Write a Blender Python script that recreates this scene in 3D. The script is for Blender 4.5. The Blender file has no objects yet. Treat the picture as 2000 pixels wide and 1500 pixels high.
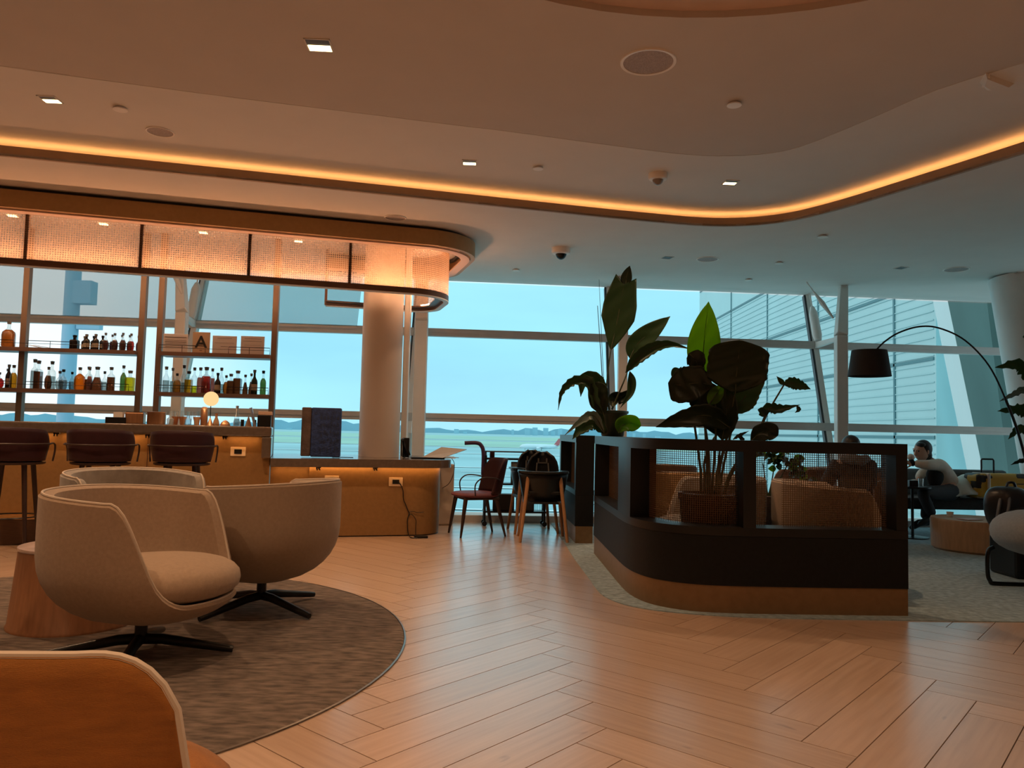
import bpy, bmesh, math, random
from mathutils import Vector, Matrix, Euler
random.seed(7)
sc = bpy.context.scene
C = sc.collection
PI = math.pi
R = math.radians

# ------------------------------------------------------------------ camera
F = 1500.0; H = 1.13
PITCH = math.atan(93 / 1500.0); ROLL = math.atan(0.023)
fw = Vector((0, math.cos(PITCH), math.sin(PITCH)))
rt0 = Vector((1, 0, 0)); up0 = rt0.cross(fw)
rt = rt0 * math.cos(ROLL) + up0 * math.sin(ROLL)
up = up0 * math.cos(ROLL) - rt0 * math.sin(ROLL)
CAM = Vector((0, 0, H))
cam = bpy.data.cameras.new('camera'); cam.sensor_width = 36; cam.lens = 36 * F / 2000
cam.clip_end = 8000; cam.clip_start = 0.02
camo = bpy.data.objects.new('camera', cam); C.objects.link(camo)
m = Matrix((rt, up, -fw)).transposed().to_4x4(); m.translation = CAM
camo.matrix_world = m
sc.camera = camo

def ray(x, y):
    d = fw * F + rt * (x - 1000) + up * (750 - y)
    return d / d.y
def at(x, y, Y):
    return CAM + ray(x, y) * Y
def fl(x, y, z=0.0):
    d = ray(x, y); return CAM + d * ((z - H) / d.z)

# ------------------------------------------------------------------ view and sky
sc.view_settings.view_transform = 'Standard'
sc.view_settings.look = 'None'
sc.view_settings.gamma = 1
sc.view_settings.use_curve_mapping = False
sc.view_settings.exposure = 0.0
sc.cycles.use_denoising = True
sc.cycles.max_bounces = 10
sc.cycles.transparent_max_bounces = 24
sc.cycles.sample_clamp_indirect = 6
w = bpy.data.worlds.new('sky'); sc.world = w; w.use_nodes = True
nt = w.node_tree; nt.nodes.clear()
tc = nt.nodes.new('ShaderNodeTexCoord'); sp = nt.nodes.new('ShaderNodeSeparateXYZ')
nt.links.new(tc.outputs['Generated'], sp.inputs[0])
r1 = nt.nodes.new('ShaderNodeValToRGB')            # overcast: pale blue near the horizon, paler aloft
r1.color_ramp.elements[0].position = 0.0; r1.color_ramp.elements[0].color = (0.60, 0.82, 0.93, 1)
r1.color_ramp.elements[1].position = 0.35; r1.color_ramp.elements[1].color = (0.63, 0.93, 0.98, 1)
e = r1.color_ramp.elements.new(0.10); e.color = (0.50, 0.76, 0.90, 1)
nt.links.new(sp.outputs['Z'], r1.inputs[0])
r2 = nt.nodes.new('ShaderNodeMapRange')            # brighter cloud towards the left
r2.inputs[1].default_value = -0.29; r2.inputs[2].default_value = -0.50; r2.inputs[3].default_value = 0; r2.inputs[4].default_value = 1
nt.links.new(sp.outputs['X'], r2.inputs[0])
mx = nt.nodes.new('ShaderNodeMixRGB'); mx.inputs[2].default_value = (1.30, 1.00, .98, 1)
nt.links.new(r2.outputs[0], mx.inputs[0]); nt.links.new(r1.outputs[0], mx.inputs[1])
nz = nt.nodes.new('ShaderNodeTexNoise'); nz.inputs['Scale'].default_value = 3.0; nz.inputs['Detail'].default_value = 4
mp = nt.nodes.new('ShaderNodeMapping'); mp.inputs['Scale'].default_value = (1, 1, 4)
nt.links.new(tc.outputs['Generated'], mp.inputs[0]); nt.links.new(mp.outputs[0], nz.inputs['Vector'])
mr = nt.nodes.new('ShaderNodeMapRange'); mr.inputs[1].default_value = .3; mr.inputs[2].default_value = .7; mr.inputs[3].default_value = 1.13; mr.inputs[4].default_value = 1.30
nt.links.new(nz.outputs[0], mr.inputs[0])
bgn = nt.nodes.new('ShaderNodeBackground'); out = nt.nodes.new('ShaderNodeOutputWorld')
nt.links.new(mx.outputs[0], bgn.inputs[0]); nt.links.new(mr.outputs[0], bgn.inputs[1]); nt.links.new(bgn.outputs[0], out.inputs[0])

# ------------------------------------------------------------------ warm spots: canopy downlights and added ceiling fill
WARM = (1.0, 0.60, 0.33)
def spot(name, loc, power, size=100, blend=.7, col=WARM, rad=.04, aim=(0, 0, -1)):
    l = bpy.data.lights.new(name, 'SPOT'); l.energy = power; l.color = col; l.spot_size = R(size); l.spot_blend = blend; l.shadow_soft_size = rad
    o = bpy.data.objects.new(name, l); C.objects.link(o); o.location = loc
    o.rotation_euler = Vector(aim).to_track_quat('-Z', 'Y').to_euler(); return o
def lamp_area(name, loc, power, sx, sy, col=WARM, aim=(0, 0, -1)):
    l = bpy.data.lights.new(name, 'AREA'); l.shape = 'RECTANGLE'; l.size = sx; l.size_y = sy; l.energy = power; l.color = col
    o = bpy.data.objects.new(name, l); C.objects.link(o); o.location = loc
    o.rotation_euler = Vector(aim).to_track_quat('-Z', 'Y').to_euler(); return o

# x, y, z, power, cone of each warm fill spot added under the ceiling
FILL_SPOTS = [(-0.95, 3.3, 3.42, 87, 120), (-4.5, 5.2, 3.42, 190, 130), (-2.5, 5.8, 3.42, 150, 130), (-0.5, 6.4, 3.42, 110, 130), (1.7, 6.1, 3.42, 87, 125), (2.6, 3.0, 3.42, 102, 125), (-2.8, 2.4, 3.42, 116, 125), (-5.5, 2.0, 3.42, 130, 125), (0.8, 0.8, 3.42, 130, 125), (-1.4, 0.3, 3.42, 130, 125), (5, 0.5, 3.42, 116, 125), (-3.0, -1.8, 3.42, 130, 125), (1.5, -2.2, 3.42, 130, 125), (-6.5, 5.8, 3.28, 60, 125), (1.6, 8.6, 3.28, 50, 130), (-.1, 8.7, 3.28, 60, 135)]
# ------------------------------------------------------------------ materials
MATS = {}
def srgb(r, g, b):
    f = lambda v: (v / 255 / 12.92) if v / 255 <= .04045 else ((v / 255 + .055) / 1.055) ** 2.4
    return (f(r), f(g), f(b))
def mat(name, col, rough=.6, metal=0., spec=.5, var=0., vscale=8., bump=0., bscale=200., emis=None, estr=0., stretch=None, coat=0., sheen=0., uv=False):
    m = bpy.data.materials.new(name); m.use_nodes = True; n = m.node_tree; b = n.nodes['Principled BSDF']
    b.inputs['Base Color'].default_value = (*col, 1); b.inputs['Roughness'].default_value = rough; b.inputs['Metallic'].default_value = metal
    b.inputs['Specular IOR Level'].default_value = spec
    if coat: b.inputs['Coat Weight'].default_value = coat; b.inputs['Coat Roughness'].default_value = .15
    if sheen: b.inputs['Sheen Weight'].default_value = sheen; b.inputs['Sheen Roughness'].default_value = .4
    if emis: b.inputs['Emission Color'].default_value = (*emis, 1); b.inputs['Emission Strength'].default_value = estr
    tc = n.nodes.new('ShaderNodeTexCoord'); src = tc.outputs['UV' if uv else 'Object']
    if stretch:
        mp = n.nodes.new('ShaderNodeMapping'); mp.inputs['Scale'].default_value = stretch; n.links.new(src, mp.inputs[0]); src = mp.outputs[0]
    if var:
        t = n.nodes.new('ShaderNodeTexNoise'); t.inputs['Scale'].default_value = vscale; t.inputs['Detail'].default_value = 5; n.links.new(src, t.inputs['Vector'])
        r = n.nodes.new('ShaderNodeValToRGB'); r.color_ramp.elements[0].position = .3; r.color_ramp.elements[1].position = .7
        r.color_ramp.elements[0].color = (*[c * (1 - var) for c in col], 1); r.color_ramp.elements[1].color = (*[min(1, c * (1 + var)) for c in col], 1)
        n.links.new(t.outputs[0], r.inputs[0]); n.links.new(r.outputs[0], b.inputs['Base Color'])
    if bump:
        t = n.nodes.new('ShaderNodeTexNoise'); t.inputs['Scale'].default_value = bscale; t.inputs['Detail'].default_value = 3; n.links.new(src, t.inputs['Vector'])
        bp = n.nodes.new('ShaderNodeBump'); bp.inputs['Strength'].default_value = bump; bp.inputs['Distance'].default_value = .01
        n.links.new(t.outputs[0], bp.inputs['Height']); n.links.new(bp.outputs[0], b.inputs['Normal'])
    MATS[name] = m; return m
def thin(name, col, gloss=.08, diff=0., dcol=(.5, .5, .5), grid=None, rough=.05):
    """thin tinted glass or film: straight-through light, a little reflection, optional haze and an optional woven grid (u, v in metres)"""
    m = bpy.data.materials.new(name); m.use_nodes = True; n = m.node_tree; n.nodes.clear()
    o = n.nodes.new('ShaderNodeOutputMaterial'); t = n.nodes.new('ShaderNodeBsdfTransparent'); t.inputs[0].default_value = (*col, 1)
    g = n.nodes.new('ShaderNodeBsdfGlossy'); g.inputs['Roughness'].default_value = rough
    fr = n.nodes.new('ShaderNodeLayerWeight'); fr.inputs[0].default_value = .25
    ml = n.nodes.new('ShaderNodeMath'); ml.operation = 'MULTIPLY'; ml.inputs[1].default_value = gloss * 2; n.links.new(fr.outputs['Facing'], ml.inputs[0])
    mlc = n.nodes.new('ShaderNodeMath'); mlc.operation = 'ADD'; mlc.inputs[1].default_value = gloss * .4; mlc.use_clamp = True; n.links.new(ml.outputs[0], mlc.inputs[0])
    mi = n.nodes.new('ShaderNodeMixShader'); n.links.new(mlc.outputs[0], mi.inputs[0]); n.links.new(t.outputs[0], mi.inputs[1]); n.links.new(g.outputs[0], mi.inputs[2])
    last = mi
    if diff or grid:
        d = n.nodes.new('ShaderNodeBsdfDiffuse'); d.inputs[0].default_value = (*dcol, 1); tr = n.nodes.new('ShaderNodeBsdfTranslucent'); tr.inputs[0].default_value = (*dcol, 1)
        dm = n.nodes.new('ShaderNodeMixShader'); n.links.new(d.outputs[0], dm.inputs[1]); n.links.new(tr.outputs[0], dm.inputs[2])
        m2 = n.nodes.new('ShaderNodeMixShader'); n.links.new(mi.outputs[0], m2.inputs[1]); n.links.new(dm.outputs[0], m2.inputs[2])
        m2.inputs[0].default_value = diff
        if grid:
            p, wd, dens = grid
            tc = n.nodes.new('ShaderNodeTexCoord'); s = n.nodes.new('ShaderNodeSeparateXYZ'); n.links.new(tc.outputs['UV'], s.inputs[0]); outs = []
            for k in (0, 1):
                a = n.nodes.new('ShaderNodeMath'); a.operation = 'MODULO'; a.inputs[1].default_value = p; n.links.new(s.outputs[k], a.inputs[0])
                b = n.nodes.new('ShaderNodeMath'); b.operation = 'LESS_THAN'; b.inputs[1].default_value = wd; n.links.new(a.outputs[0], b.inputs[0]); outs.append(b)
            mxm = n.nodes.new('ShaderNodeMath'); mxm.operation = 'MAXIMUM'; n.links.new(outs[0].outputs[0], mxm.inputs[0]); n.links.new(outs[1].outputs[0], mxm.inputs[1])
            r = n.nodes.new('ShaderNodeMapRange'); r.inputs[3].default_value = diff; r.inputs[4].default_value = dens; n.links.new(mxm.outputs[0], r.inputs[0]); n.links.new(r.outputs[0], m2.inputs[0])
        last = m2
    n.links.new(last.outputs[0], o.inputs[0]); MATS[name] = m; return m
def leafmat(name, col, tcol, mixf=.35, rough=.35):
    m = bpy.data.materials.new(name); m.use_nodes = True; n = m.node_tree; b = n.nodes['Principled BSDF']; o = n.nodes['Material Output']
    b.inputs['Roughness'].default_value = rough
    tcn = n.nodes.new('ShaderNodeTexCoord'); mp = n.nodes.new('ShaderNodeMapping'); mp.inputs['Scale'].default_value = (1, 45, 1)
    wv = n.nodes.new('ShaderNodeTexWave'); wv.inputs['Scale'].default_value = 1.0; wv.bands_direction = 'Y'; wv.inputs['Distortion'].default_value = 1.0
    n.links.new(tcn.outputs['UV'], mp.inputs[0]); n.links.new(mp.outputs[0], wv.inputs['Vector'])
    r = n.nodes.new('ShaderNodeValToRGB'); r.color_ramp.elements[0].color = (*[c * .75 for c in col], 1); r.color_ramp.elements[1].color = (*[c * 1.15 for c in col], 1)
    n.links.new(wv.outputs[0], r.inputs[0]); n.links.new(r.outputs[0], b.inputs['Base Color'])
    t = n.nodes.new('ShaderNodeBsdfTranslucent'); t.inputs[0].default_value = (*tcol, 1)
    mi = n.nodes.new('ShaderNodeMixShader'); mi.inputs[0].default_value = mixf
    n.links.new(b.outputs[0], mi.inputs[1]); n.links.new(t.outputs[0], mi.inputs[2]); n.links.new(mi.outputs[0], o.inputs[0]); MATS[name] = m; return m
def glow(name, col, s):
    m = bpy.data.materials.new(name); m.use_nodes = True; n = m.node_tree; n.nodes.clear()
    o = n.nodes.new('ShaderNodeOutputMaterial'); e = n.nodes.new('ShaderNodeEmission'); e.inputs[0].default_value = (*col, 1); e.inputs[1].default_value = s
    n.links.new(e.outputs[0], o.inputs[0]); MATS[name] = m; return m

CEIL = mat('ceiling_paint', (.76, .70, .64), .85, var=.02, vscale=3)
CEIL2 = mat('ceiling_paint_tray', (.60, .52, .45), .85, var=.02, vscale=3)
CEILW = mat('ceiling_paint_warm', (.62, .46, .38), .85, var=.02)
FASC = mat('cove_fascia', (.42, .28, .18), .6, var=.04)
BRONZE = mat('bronze_panel', (.30, .19, .09), .48, metal=.55, var=.10, vscale=30, bump=.15, bscale=90)
BRONZE2 = mat('bronze_canopy', (.36, .21, .085), .5, metal=.35, var=.06, vscale=20)
WOODD = mat('dark_walnut', (.10, .048, .026), .4, var=.2, vscale=14, stretch=(1, 1, 10))
TOPM = mat('worktop_stone', (.13, .095, .072), .22, var=.12, vscale=30, coat=.3)
ALU = mat('grey_aluminium', (.60, .56, .52), .5, metal=.2, var=.03)
WHITEP = mat('white_paint', (.78, .76, .72), .5, var=.02)
COLP = mat('column_plaster', (.62, .53, .45), .55, var=.03, vscale=2)
BLACK = mat('black_metal', (.012, .012, .012), .35, metal=.3)
DARKP = mat('charcoal_panel', (.007, .008, .009), .6, spec=.25, var=.2, vscale=40)
SATIN = mat('satin_black_frame', (.012, .013, .014), .36, metal=.2)
PLINTH = mat('bronze_plinth', (.26, .16, .08), .42, metal=.5, var=.08, vscale=20)
WIRE = mat('bronze_wire', (.16, .09, .045), .45, metal=.6)
FAB = mat('beige_wool', (.42, .305, .215), .95, var=.07, vscale=60, bump=.35, bscale=500, sheen=.25)
FABG = mat('grey_velvet', (.30, .26, .22), .9, var=.14, vscale=18, bump=.25, bscale=300, sheen=.4)
FABO = mat('ochre_wool', (.36, .135, .022), .9, var=.14, vscale=14, bump=.4, bscale=260, stretch=(1, 1, 5), sheen=.15)
PIPE = mat('pale_piping', (.62, .52, .42), .7)
MAROON = mat('maroon_leather', (.030, .006, .009), .6, var=.1, vscale=30, sheen=.05, spec=.3)
MAROONS = mat('maroon_seat', (.13, .028, .042), .6, var=.1, vscale=30)
DARKW = mat('dark_stained_wood', (.028, .012, .008), .45, var=.2, vscale=30, stretch=(1, 1, .2))
BEECH = mat('beech_wood', (.42, .22, .10), .5, var=.15, vscale=20, stretch=(6, 6, .6))
COPPER = mat('brushed_copper', (.55, .30, .16), .35, metal=.8, var=.12, vscale=12, stretch=(8, 8, .5))
DRUMW = mat('walnut_drum', (.33, .15, .07), .5, var=.16, vscale=9, stretch=(5, 5, .7))
DRUMO = mat('oak_drum', (.40, .25, .14), .5, var=.12, vscale=9, stretch=(5, 5, .7))
MARBLE = mat('pink_marble', (.55, .42, .37), .15, var=.25, vscale=9)
PAPER = mat('white_card', (.74, .68, .66), .8)
PAPERD = mat('card_print', (.10, .07, .07), .8)
INK = mat('black_ink', (.01, .01, .01), .7)
NAPK = mat('white_napkin', (.8, .74, .68), .8)
PLATE = mat('cream_outlet_plate', (.80, .62, .42), .5)
GLS = thin('pane_glass', (.60, .90, .945), .0)
SHADE = thin('roller_shade_fabric', (.62, .60, .58), .0, diff=.30, dcol=(.45, .52, .52))
MESHG = thin('woven_mesh_glass', (.96, .90, .86), .08, diff=.14, dcol=(.85, .60, .42), grid=(.022, .007, .50))
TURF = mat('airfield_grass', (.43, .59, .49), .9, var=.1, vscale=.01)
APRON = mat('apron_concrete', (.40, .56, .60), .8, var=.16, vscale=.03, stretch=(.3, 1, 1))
HILL = mat('distant_hill', (.30, .50, .60), .95, var=.06, vscale=.01)  # pale blue tint puts the distance haze into the hill colour
TOWER = mat('distant_block', (.36, .58, .68), .95)  # haze over the far towers is painted in as pale blue

# ------------------------------------------------------------------ mesh builder
def frame(d, hint=Vector((0, 0, 1))):
    d = Vector(d).normalized()
    s = d.cross(hint)
    if s.length < 1e-4: s = d.cross(Vector((1, 0, 0)))
    s.normalize(); return s, s.cross(d).normalized()
class MB:
    def __init__(s): s.v = []; s.f = []; s.uv = {}
    def add(s, vs, fs, uvs=None):
        b = len(s.v); s.v += [Vector(v) for v in vs]
        for i, f in enumerate(fs):
            s.f.append([b + k for k in f])
            if uvs: s.uv[len(s.f) - 1] = uvs[i]
        return s
    def box(s, c, d, rz=0, M=None):
        x, y, z = [k / 2 for k in d]; vs = [Vector((a, b, e)) for a in (-x, x) for b in (-y, y) for e in (-z, z)]
        mt = Matrix.Translation(c) @ Matrix.Rotation(rz, 4, 'Z')
        if M is not None: mt = Matrix.Translation(c) @ M.to_4x4()
        return s.add([mt @ v for v in vs], [(0, 1, 3, 2), (4, 6, 7, 5), (0, 4, 5, 1), (2, 3, 7, 6), (0, 2, 6, 4), (1, 5, 7, 3)])
    def bar(s, a, b, w, h=None, hint=Vector((0, 0, 1)), w2=None, h2=None):
        a, b = Vector(a), Vector(b); h = h or w; w2 = w2 or w; h2 = h2 or h; sd, u = frame(b - a, hint)
        vs = []
        for p, ww, hh in ((a, w, h), (b, w2, h2)):
            for i, j in ((-1, -1), (1, -1), (1, 1), (-1, 1)): vs.append(p + sd * (i * ww / 2) + u * (j * hh / 2))
        return s.add(vs, [(3, 2, 1, 0), (4, 5, 6, 7), (0, 1, 5, 4), (1, 2, 6, 5), (2, 3, 7, 6), (3, 0, 4, 7)])
    def tube(s, pts, r, n=8, closed=False, cap=True):
        pts = [Vector(p) for p in pts]; N = len(pts); rs = r if isinstance(r, (list, tuple)) else [r] * N
        vs = []; u = None
        for i, p in enumerate(pts):
            if closed: d = pts[(i + 1) % N] - pts[i - 1]
            else: d = pts[min(i + 1, N - 1)] - pts[max(i - 1, 0)]
            d.normalize()
            if u is None: sd, u = frame(d)
            else:
                u = (u - d * u.dot(d)); u.normalize(); sd = d.cross(u)
            for k in range(n):
                a = 2 * PI * k / n; vs.append(p + sd * (math.cos(a) * rs[i]) + u * (math.sin(a) * rs[i]))
        fs = []
        for i in range(N if closed else N - 1):
            j = (i + 1) % N
            for k in range(n): fs.append((i * n + k, i * n + (k + 1) % n, j * n + (k + 1) % n, j * n + k))
        if cap and not closed: fs += [tuple(range(n))[::-1], tuple((N - 1) * n + k for k in range(n))]
        return s.add(vs, fs)
    def lathe(s, prof, c=(0, 0, 0), n=24, sx=1, sy=1, cap=True):
        c = Vector(c); vs = []; fs = []; P = len(prof)
        for r, z in prof:
            for k in range(n):
                a = 2 * PI * k / n; vs.append(c + Vector((r * sx * math.cos(a), r * sy * math.sin(a), z)))
        for i in range(P - 1):
            for k in range(n): fs.append((i * n + k, i * n + (k + 1) % n, (i + 1) * n + (k + 1) % n, (i + 1) * n + k))
        if cap:
            fs.append(tuple(range(n))[::-1]); fs.append(tuple((P - 1) * n + k for k in range(n)))
        return s.add(vs, fs)
    def prism(s, pts, z0, z1):
        n = len(pts); vs = [Vector((p[0], p[1], z0)) for p in pts] + [Vector((p[0], p[1], z1)) for p in pts]
        return s.add(vs, [tuple(range(n))[::-1], tuple(range(n, 2 * n))] + [(i, (i + 1) % n, n + (i + 1) % n, n + i) for i in range(n)])
    def ribbon(s, path, z0, z1, th, closed=False):
        """upright band following a plan path, th = thickness towards the path's left; z0/z1 numbers"""
        N = len(path); q = []
        for i, p in enumerate(path):
            a = Vector(path[max(i - 1, 0)][:2]); b = Vector(path[min(i + 1, N - 1)][:2]); d = (b - a).normalized(); q.append(Vector((-d.y, d.x)))
        vs = []
        for p, n_ in zip(path, q):
            p = Vector(p[:2]); o = p + n_ * th
            vs += [(p.x, p.y, z0), (p.x, p.y, z1), (o.x, o.y, z1), (o.x, o.y, z0)]
        fs = []; L = [0.0]
        for i in range(N - 1):
            L.append(L[-1] + (Vector(path[i + 1][:2]) - Vector(path[i][:2])).length)
            b = 4 * i; fs += [(b, b + 4, b + 5, b + 1), (b + 1, b + 5, b + 6, b + 2), (b + 2, b + 6, b + 7, b + 3), (b + 3, b + 7, b + 4, b)]
        fs += [(0, 1, 2, 3), (4 * N - 1, 4 * N - 2, 4 * N - 3, 4 * N - 4)]
        uvs = []
        for i in range(N - 1):
            a, b = L[i], L[i + 1]
            uvs += [[(a, z0), (b, z0), (b, z1), (a, z1)], [(a, 0), (b, 0), (b, 0), (a, 0)], [(a, z1), (b, z1), (b, z0), (a, z0)], [(a, 0), (b, 0), (b, 0), (a, 0)]]
        uvs += [[(0, 0)] * 4] * 2
        return s.add(vs, fs, uvs)
    def flat(s, path, z, th):
        N = len(path); vs = []
        for i, p in enumerate(path):
            a = Vector(path[max(i - 1, 0)][:2]); b = Vector(path[min(i + 1, N - 1)][:2]); d = (b - a).normalized()
            vs += [(p[0], p[1], z), (p[0] - d.y * th, p[1] + d.x * th, z)]
        return s.add(vs, [(2 * i, 2 * i + 1, 2 * i + 3, 2 * i + 2) for i in range(N - 1)])
    def sheet(s, rows, closed=False):
        """grid of points; rows of equal length"""
        n = len(rows[0]); vs = [p for r in rows for p in r]; fs = []; uvs = []
        for i in range(len(rows) - 1):
            for k in range(n if closed else n - 1):
                j = (k + 1) % n; fs.append((i * n + k, i * n + j, (i + 1) * n + j, (i + 1) * n + k))
                a, b = i / (len(rows) - 1), (i + 1) / (len(rows) - 1); c, d = k / (n - 1), (k + 1) / (n - 1)
                uvs.append([(c, a), (d, a), (d, b), (c, b)])
        return s.add(vs, fs, uvs)
    def ball(s, c, r, n=16, m=10, sc=(1, 1, 1), M=None):
        vs = []; fs = []; c = Vector(c)
        for i in range(1, m):
            t = PI * i / m
            for k in range(n):
                a = 2 * PI * k / n; p = Vector((math.sin(t) * math.cos(a) * sc[0], math.sin(t) * math.sin(a) * sc[1], math.cos(t) * sc[2])) * r
                vs.append(c + (M @ p if M is not None else p))
        for q in (1, -1):
            p = Vector((0, 0, q * r * sc[2])); vs.append(c + (M @ p if M is not None else p))
        for i in range(m - 2):
            for k in range(n): fs.append((i * n + k, (i + 1) * n + k, (i + 1) * n + (k + 1) % n, i * n + (k + 1) % n))
        T = (m - 1) * n
        for k in range(n):
            fs.append((T, k, (k + 1) % n)); fs.append((T + 1, (m - 2) * n + (k + 1) % n, (m - 2) * n + k))
        return s.add(vs, fs)
    def build(s, name, m, parent=None, smooth=False, bevel=0, solid=0, sub=0, seg=2, loc=None, origin=None):
        me = bpy.data.meshes.new(name)
        vs = s.v
        if origin is not None:
            og = Vector(origin); vs = [v - og for v in s.v]
        me.from_pydata([tuple(v) for v in vs], [], s.f)
        if s.uv:
            l = me.uv_layers.new(name='UVMap')
            for pi, p in enumerate(me.polygons):
                if pi in s.uv:
                    for li, u in zip(p.loop_indices, s.uv[pi]): l.data[li].uv = u
        bm = bmesh.new(); bm.from_mesh(me); bmesh.ops.recalc_face_normals(bm, faces=bm.faces)
        ng = [f for f in bm.faces if len(f.verts) > 4]
        if ng: bmesh.ops.triangulate(bm, faces=ng)
        bm.to_mesh(me); bm.free()
        if smooth: me.shade_smooth(); me.set_sharp_from_angle(angle=R(42))
        o = bpy.data.objects.new(name, me); C.objects.link(o)
        if m: me.materials.append(m)
        if parent: o.parent = parent
        if origin is not None: o.location = origin
        if loc: o.location = loc
        if sub: q = o.modifiers.new('s', 'SUBSURF'); q.levels = q.render_levels = sub
        if solid: q = o.modifiers.new('t', 'SOLIDIFY'); q.thickness = solid; q.offset = 0
        if bevel: q = o.modifiers.new('b', 'BEVEL'); q.width = bevel; q.segments = seg; q.limit_method = 'ANGLE'; q.angle_limit = R(35)
        return o
def tag(o, label, cat, group=None, kind=None):
    o['label'] = label; o['category'] = cat
    if group: o['group'] = group
    if kind: o['kind'] = kind
    return o
def struct(o): o['kind'] = 'structure'; return o
def thing(name, label, cat, loc=(0, 0, 0), rz=0, group=None):
    o = bpy.data.objects.new(name, None); C.objects.link(o); o.location = loc; o.rotation_euler = (0, 0, rz); o.empty_display_size = .1
    return tag(o, label, cat, group)
def sroot(name, loc=(0, 0, 0), rz=0):
    o = bpy.data.objects.new(name, None); C.objects.link(o); o.location = loc; o.rotation_euler = (0, 0, rz); o['kind'] = 'structure'; return o
def copy_tree(o, parent=None):
    c = o.copy(); C.objects.link(c); c.parent = parent
    for ch in list(o.children): copy_tree(ch, c)
    return c
def dup(root, loc, rz, label, group=None):
    c = copy_tree(root); c.location = loc; c.rotation_euler = (0, 0, rz); c['label'] = label
    if group: c['group'] = group
    return c
def arc(c, r, a0, a1, n=12):
    return [Vector((c[0] + r * math.cos(R(a0 + (a1 - a0) * i / n)), c[1] + r * math.sin(R(a0 + (a1 - a0) * i / n)), 0)) for i in range(n + 1)]
def spline(pts, n=8):
    pts = [Vector(p) for p in pts]; P = [pts[0] * 2 - pts[1]] + pts + [pts[-1] * 2 - pts[-2]]; o = []
    for i in range(1, len(P) - 2):
        a, b, c, d = P[i - 1], P[i], P[i + 1], P[i + 2]
        for k in range(n):
            t = k / n; o.append(.5 * ((2 * b) + (c - a) * t + (2 * a - 5 * b + 4 * c - d) * t * t + (3 * b - a - 3 * c + d) * t ** 3))
    o.append(pts[-1]); return o
def inter(xs, t):
    for (a, va), (b, vb) in zip(xs, xs[1:]):
        if t <= b: return va + (vb - va) * max(0, (t - a)) / (b - a)
    return xs[-1][1]
# ================================================================== SHELL
# bar line: O = foot of the bar front, u along it, n towards the windows
O = Vector((-1.779, 8.028, 0)); BA = math.atan(.286)
bu = Vector((math.cos(BA), math.sin(BA), 0)); bn = Vector((-math.sin(BA), math.cos(BA), 0))
def B(a, b, z=0): return O + bu * a + bn * b + Vector((0, 0, z))
def a_of(px, b):                       # where the vertical plane of the bar (offset b) meets the sight line px at the horizon
    d = ray(px, 843 + .023 * (px - 1000)); k = d.x
    # Y such that point (kY, Y) lies on line
    P = B(0, b); Y = (P.y - math.tan(BA) * P.x) / (1 - math.tan(BA) * k); return (Vector((k * Y, Y, 0)) - P).dot(bu)
# facade line (floor kerb): Yc(X)
def Yc(X): return 9.60 + .088 * (X + .69)
FA = math.atan(.088)
def fac(X, z, off=0.): return Vector((X, Yc(X) + .30 + .36 * z + off, z))
TZ = (1.297, 2.495); ZC = 3.3

# --- floor: herringbone planks
def herring():
    L, wd, n = 1.2, .2, 6; mb = MB(); g = .0022
    ang = R(45 + 4.2); ca, sa = math.cos(ang), math.sin(ang); sq = wd
    # anchor: corner (n, 0) of plank k=0 sits at (.333, 3.88)
    ax, ay = .333 - (n * sq * ca), 3.88 - (n * sq * sa)
    for k in range(-110, 120):
        for q in range(-12, 13):
            bx, by = k + q * n, k - q * n
            for kind in (0, 1):
                if kind == 0: r = (bx, by, bx + n, by + 1)
                else: r = (bx, by + 1, bx + 1, by + 1 + n)
                cx, cy = (r[0] + r[2]) / 2 * sq, (r[1] + r[3]) / 2 * sq
                X = ax + cx * ca - cy * sa; Y = ay + cx * sa + cy * ca
                if not (-12 < X < 9.4 and -4.9 < Y < 10.3) : continue
                x0, y0, x1, y1 = r[0] * sq + g, r[1] * sq + g, r[2] * sq - g, r[3] * sq - g
                vs = []
                for (x, y, z) in ((x0, y0, 0), (x1, y0, 0), (x1, y1, 0), (x0, y1, 0), (x0, y0, -.006), (x1, y0, -.006), (x1, y1, -.006), (x0, y1, -.006)):
                    vs.append((ax + x * ca - y * sa, ay + x * sa + y * ca, z))
                ru, rv = random.random() * 40, random.random() * 40
                l_, w_ = L, wd
                uq = [(ru, rv), (ru + l_, rv), (ru + l_, rv + w_), (ru, rv + w_)] if kind == 0 else [(ru, rv), (ru, rv + w_), (ru + l_, rv + w_), (ru + l_, rv)]
                z4 = [(ru, rv)] * 4
                mb.add(vs, [(0, 1, 2, 3), (0, 4, 5, 1), (1, 5, 6, 2), (2, 6, 7, 3), (3, 7, 4, 0)], [uq, z4, z4, z4, z4])
    return mb
m = bpy.data.materials.new('oak_planks'); m.use_nodes = True; n = m.node_tree; b = n.nodes['Principled BSDF']
b.inputs['Roughness'].default_value = .33; b.inputs['Coat Weight'].default_value = .9; b.inputs['Coat Roughness'].default_value = .24; b.inputs['Coat IOR'].default_value = 1.9
tcn = n.nodes.new('ShaderNodeTexCoord')
def tex(scale, sc3, det=5):
    mp = n.nodes.new('ShaderNodeMapping'); mp.inputs['Scale'].default_value = sc3; t = n.nodes.new('ShaderNodeTexNoise'); t.inputs['Scale'].default_value = scale; t.inputs['Detail'].default_value = det
    n.links.new(tcn.outputs['UV'], mp.inputs[0]); n.links.new(mp.outputs[0], t.inputs['Vector']); return t
t1 = tex(1.0, (2.2, 38, 1)); t2 = tex(1.0, (.06, .06, 1), 0); t3 = tex(1.0, (4.5, 13, 1), 2)
ra = n.nodes.new('ShaderNodeValToRGB'); ra.color_ramp.elements[0].position = .25; ra.color_ramp.elements[1].position = .72
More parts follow.
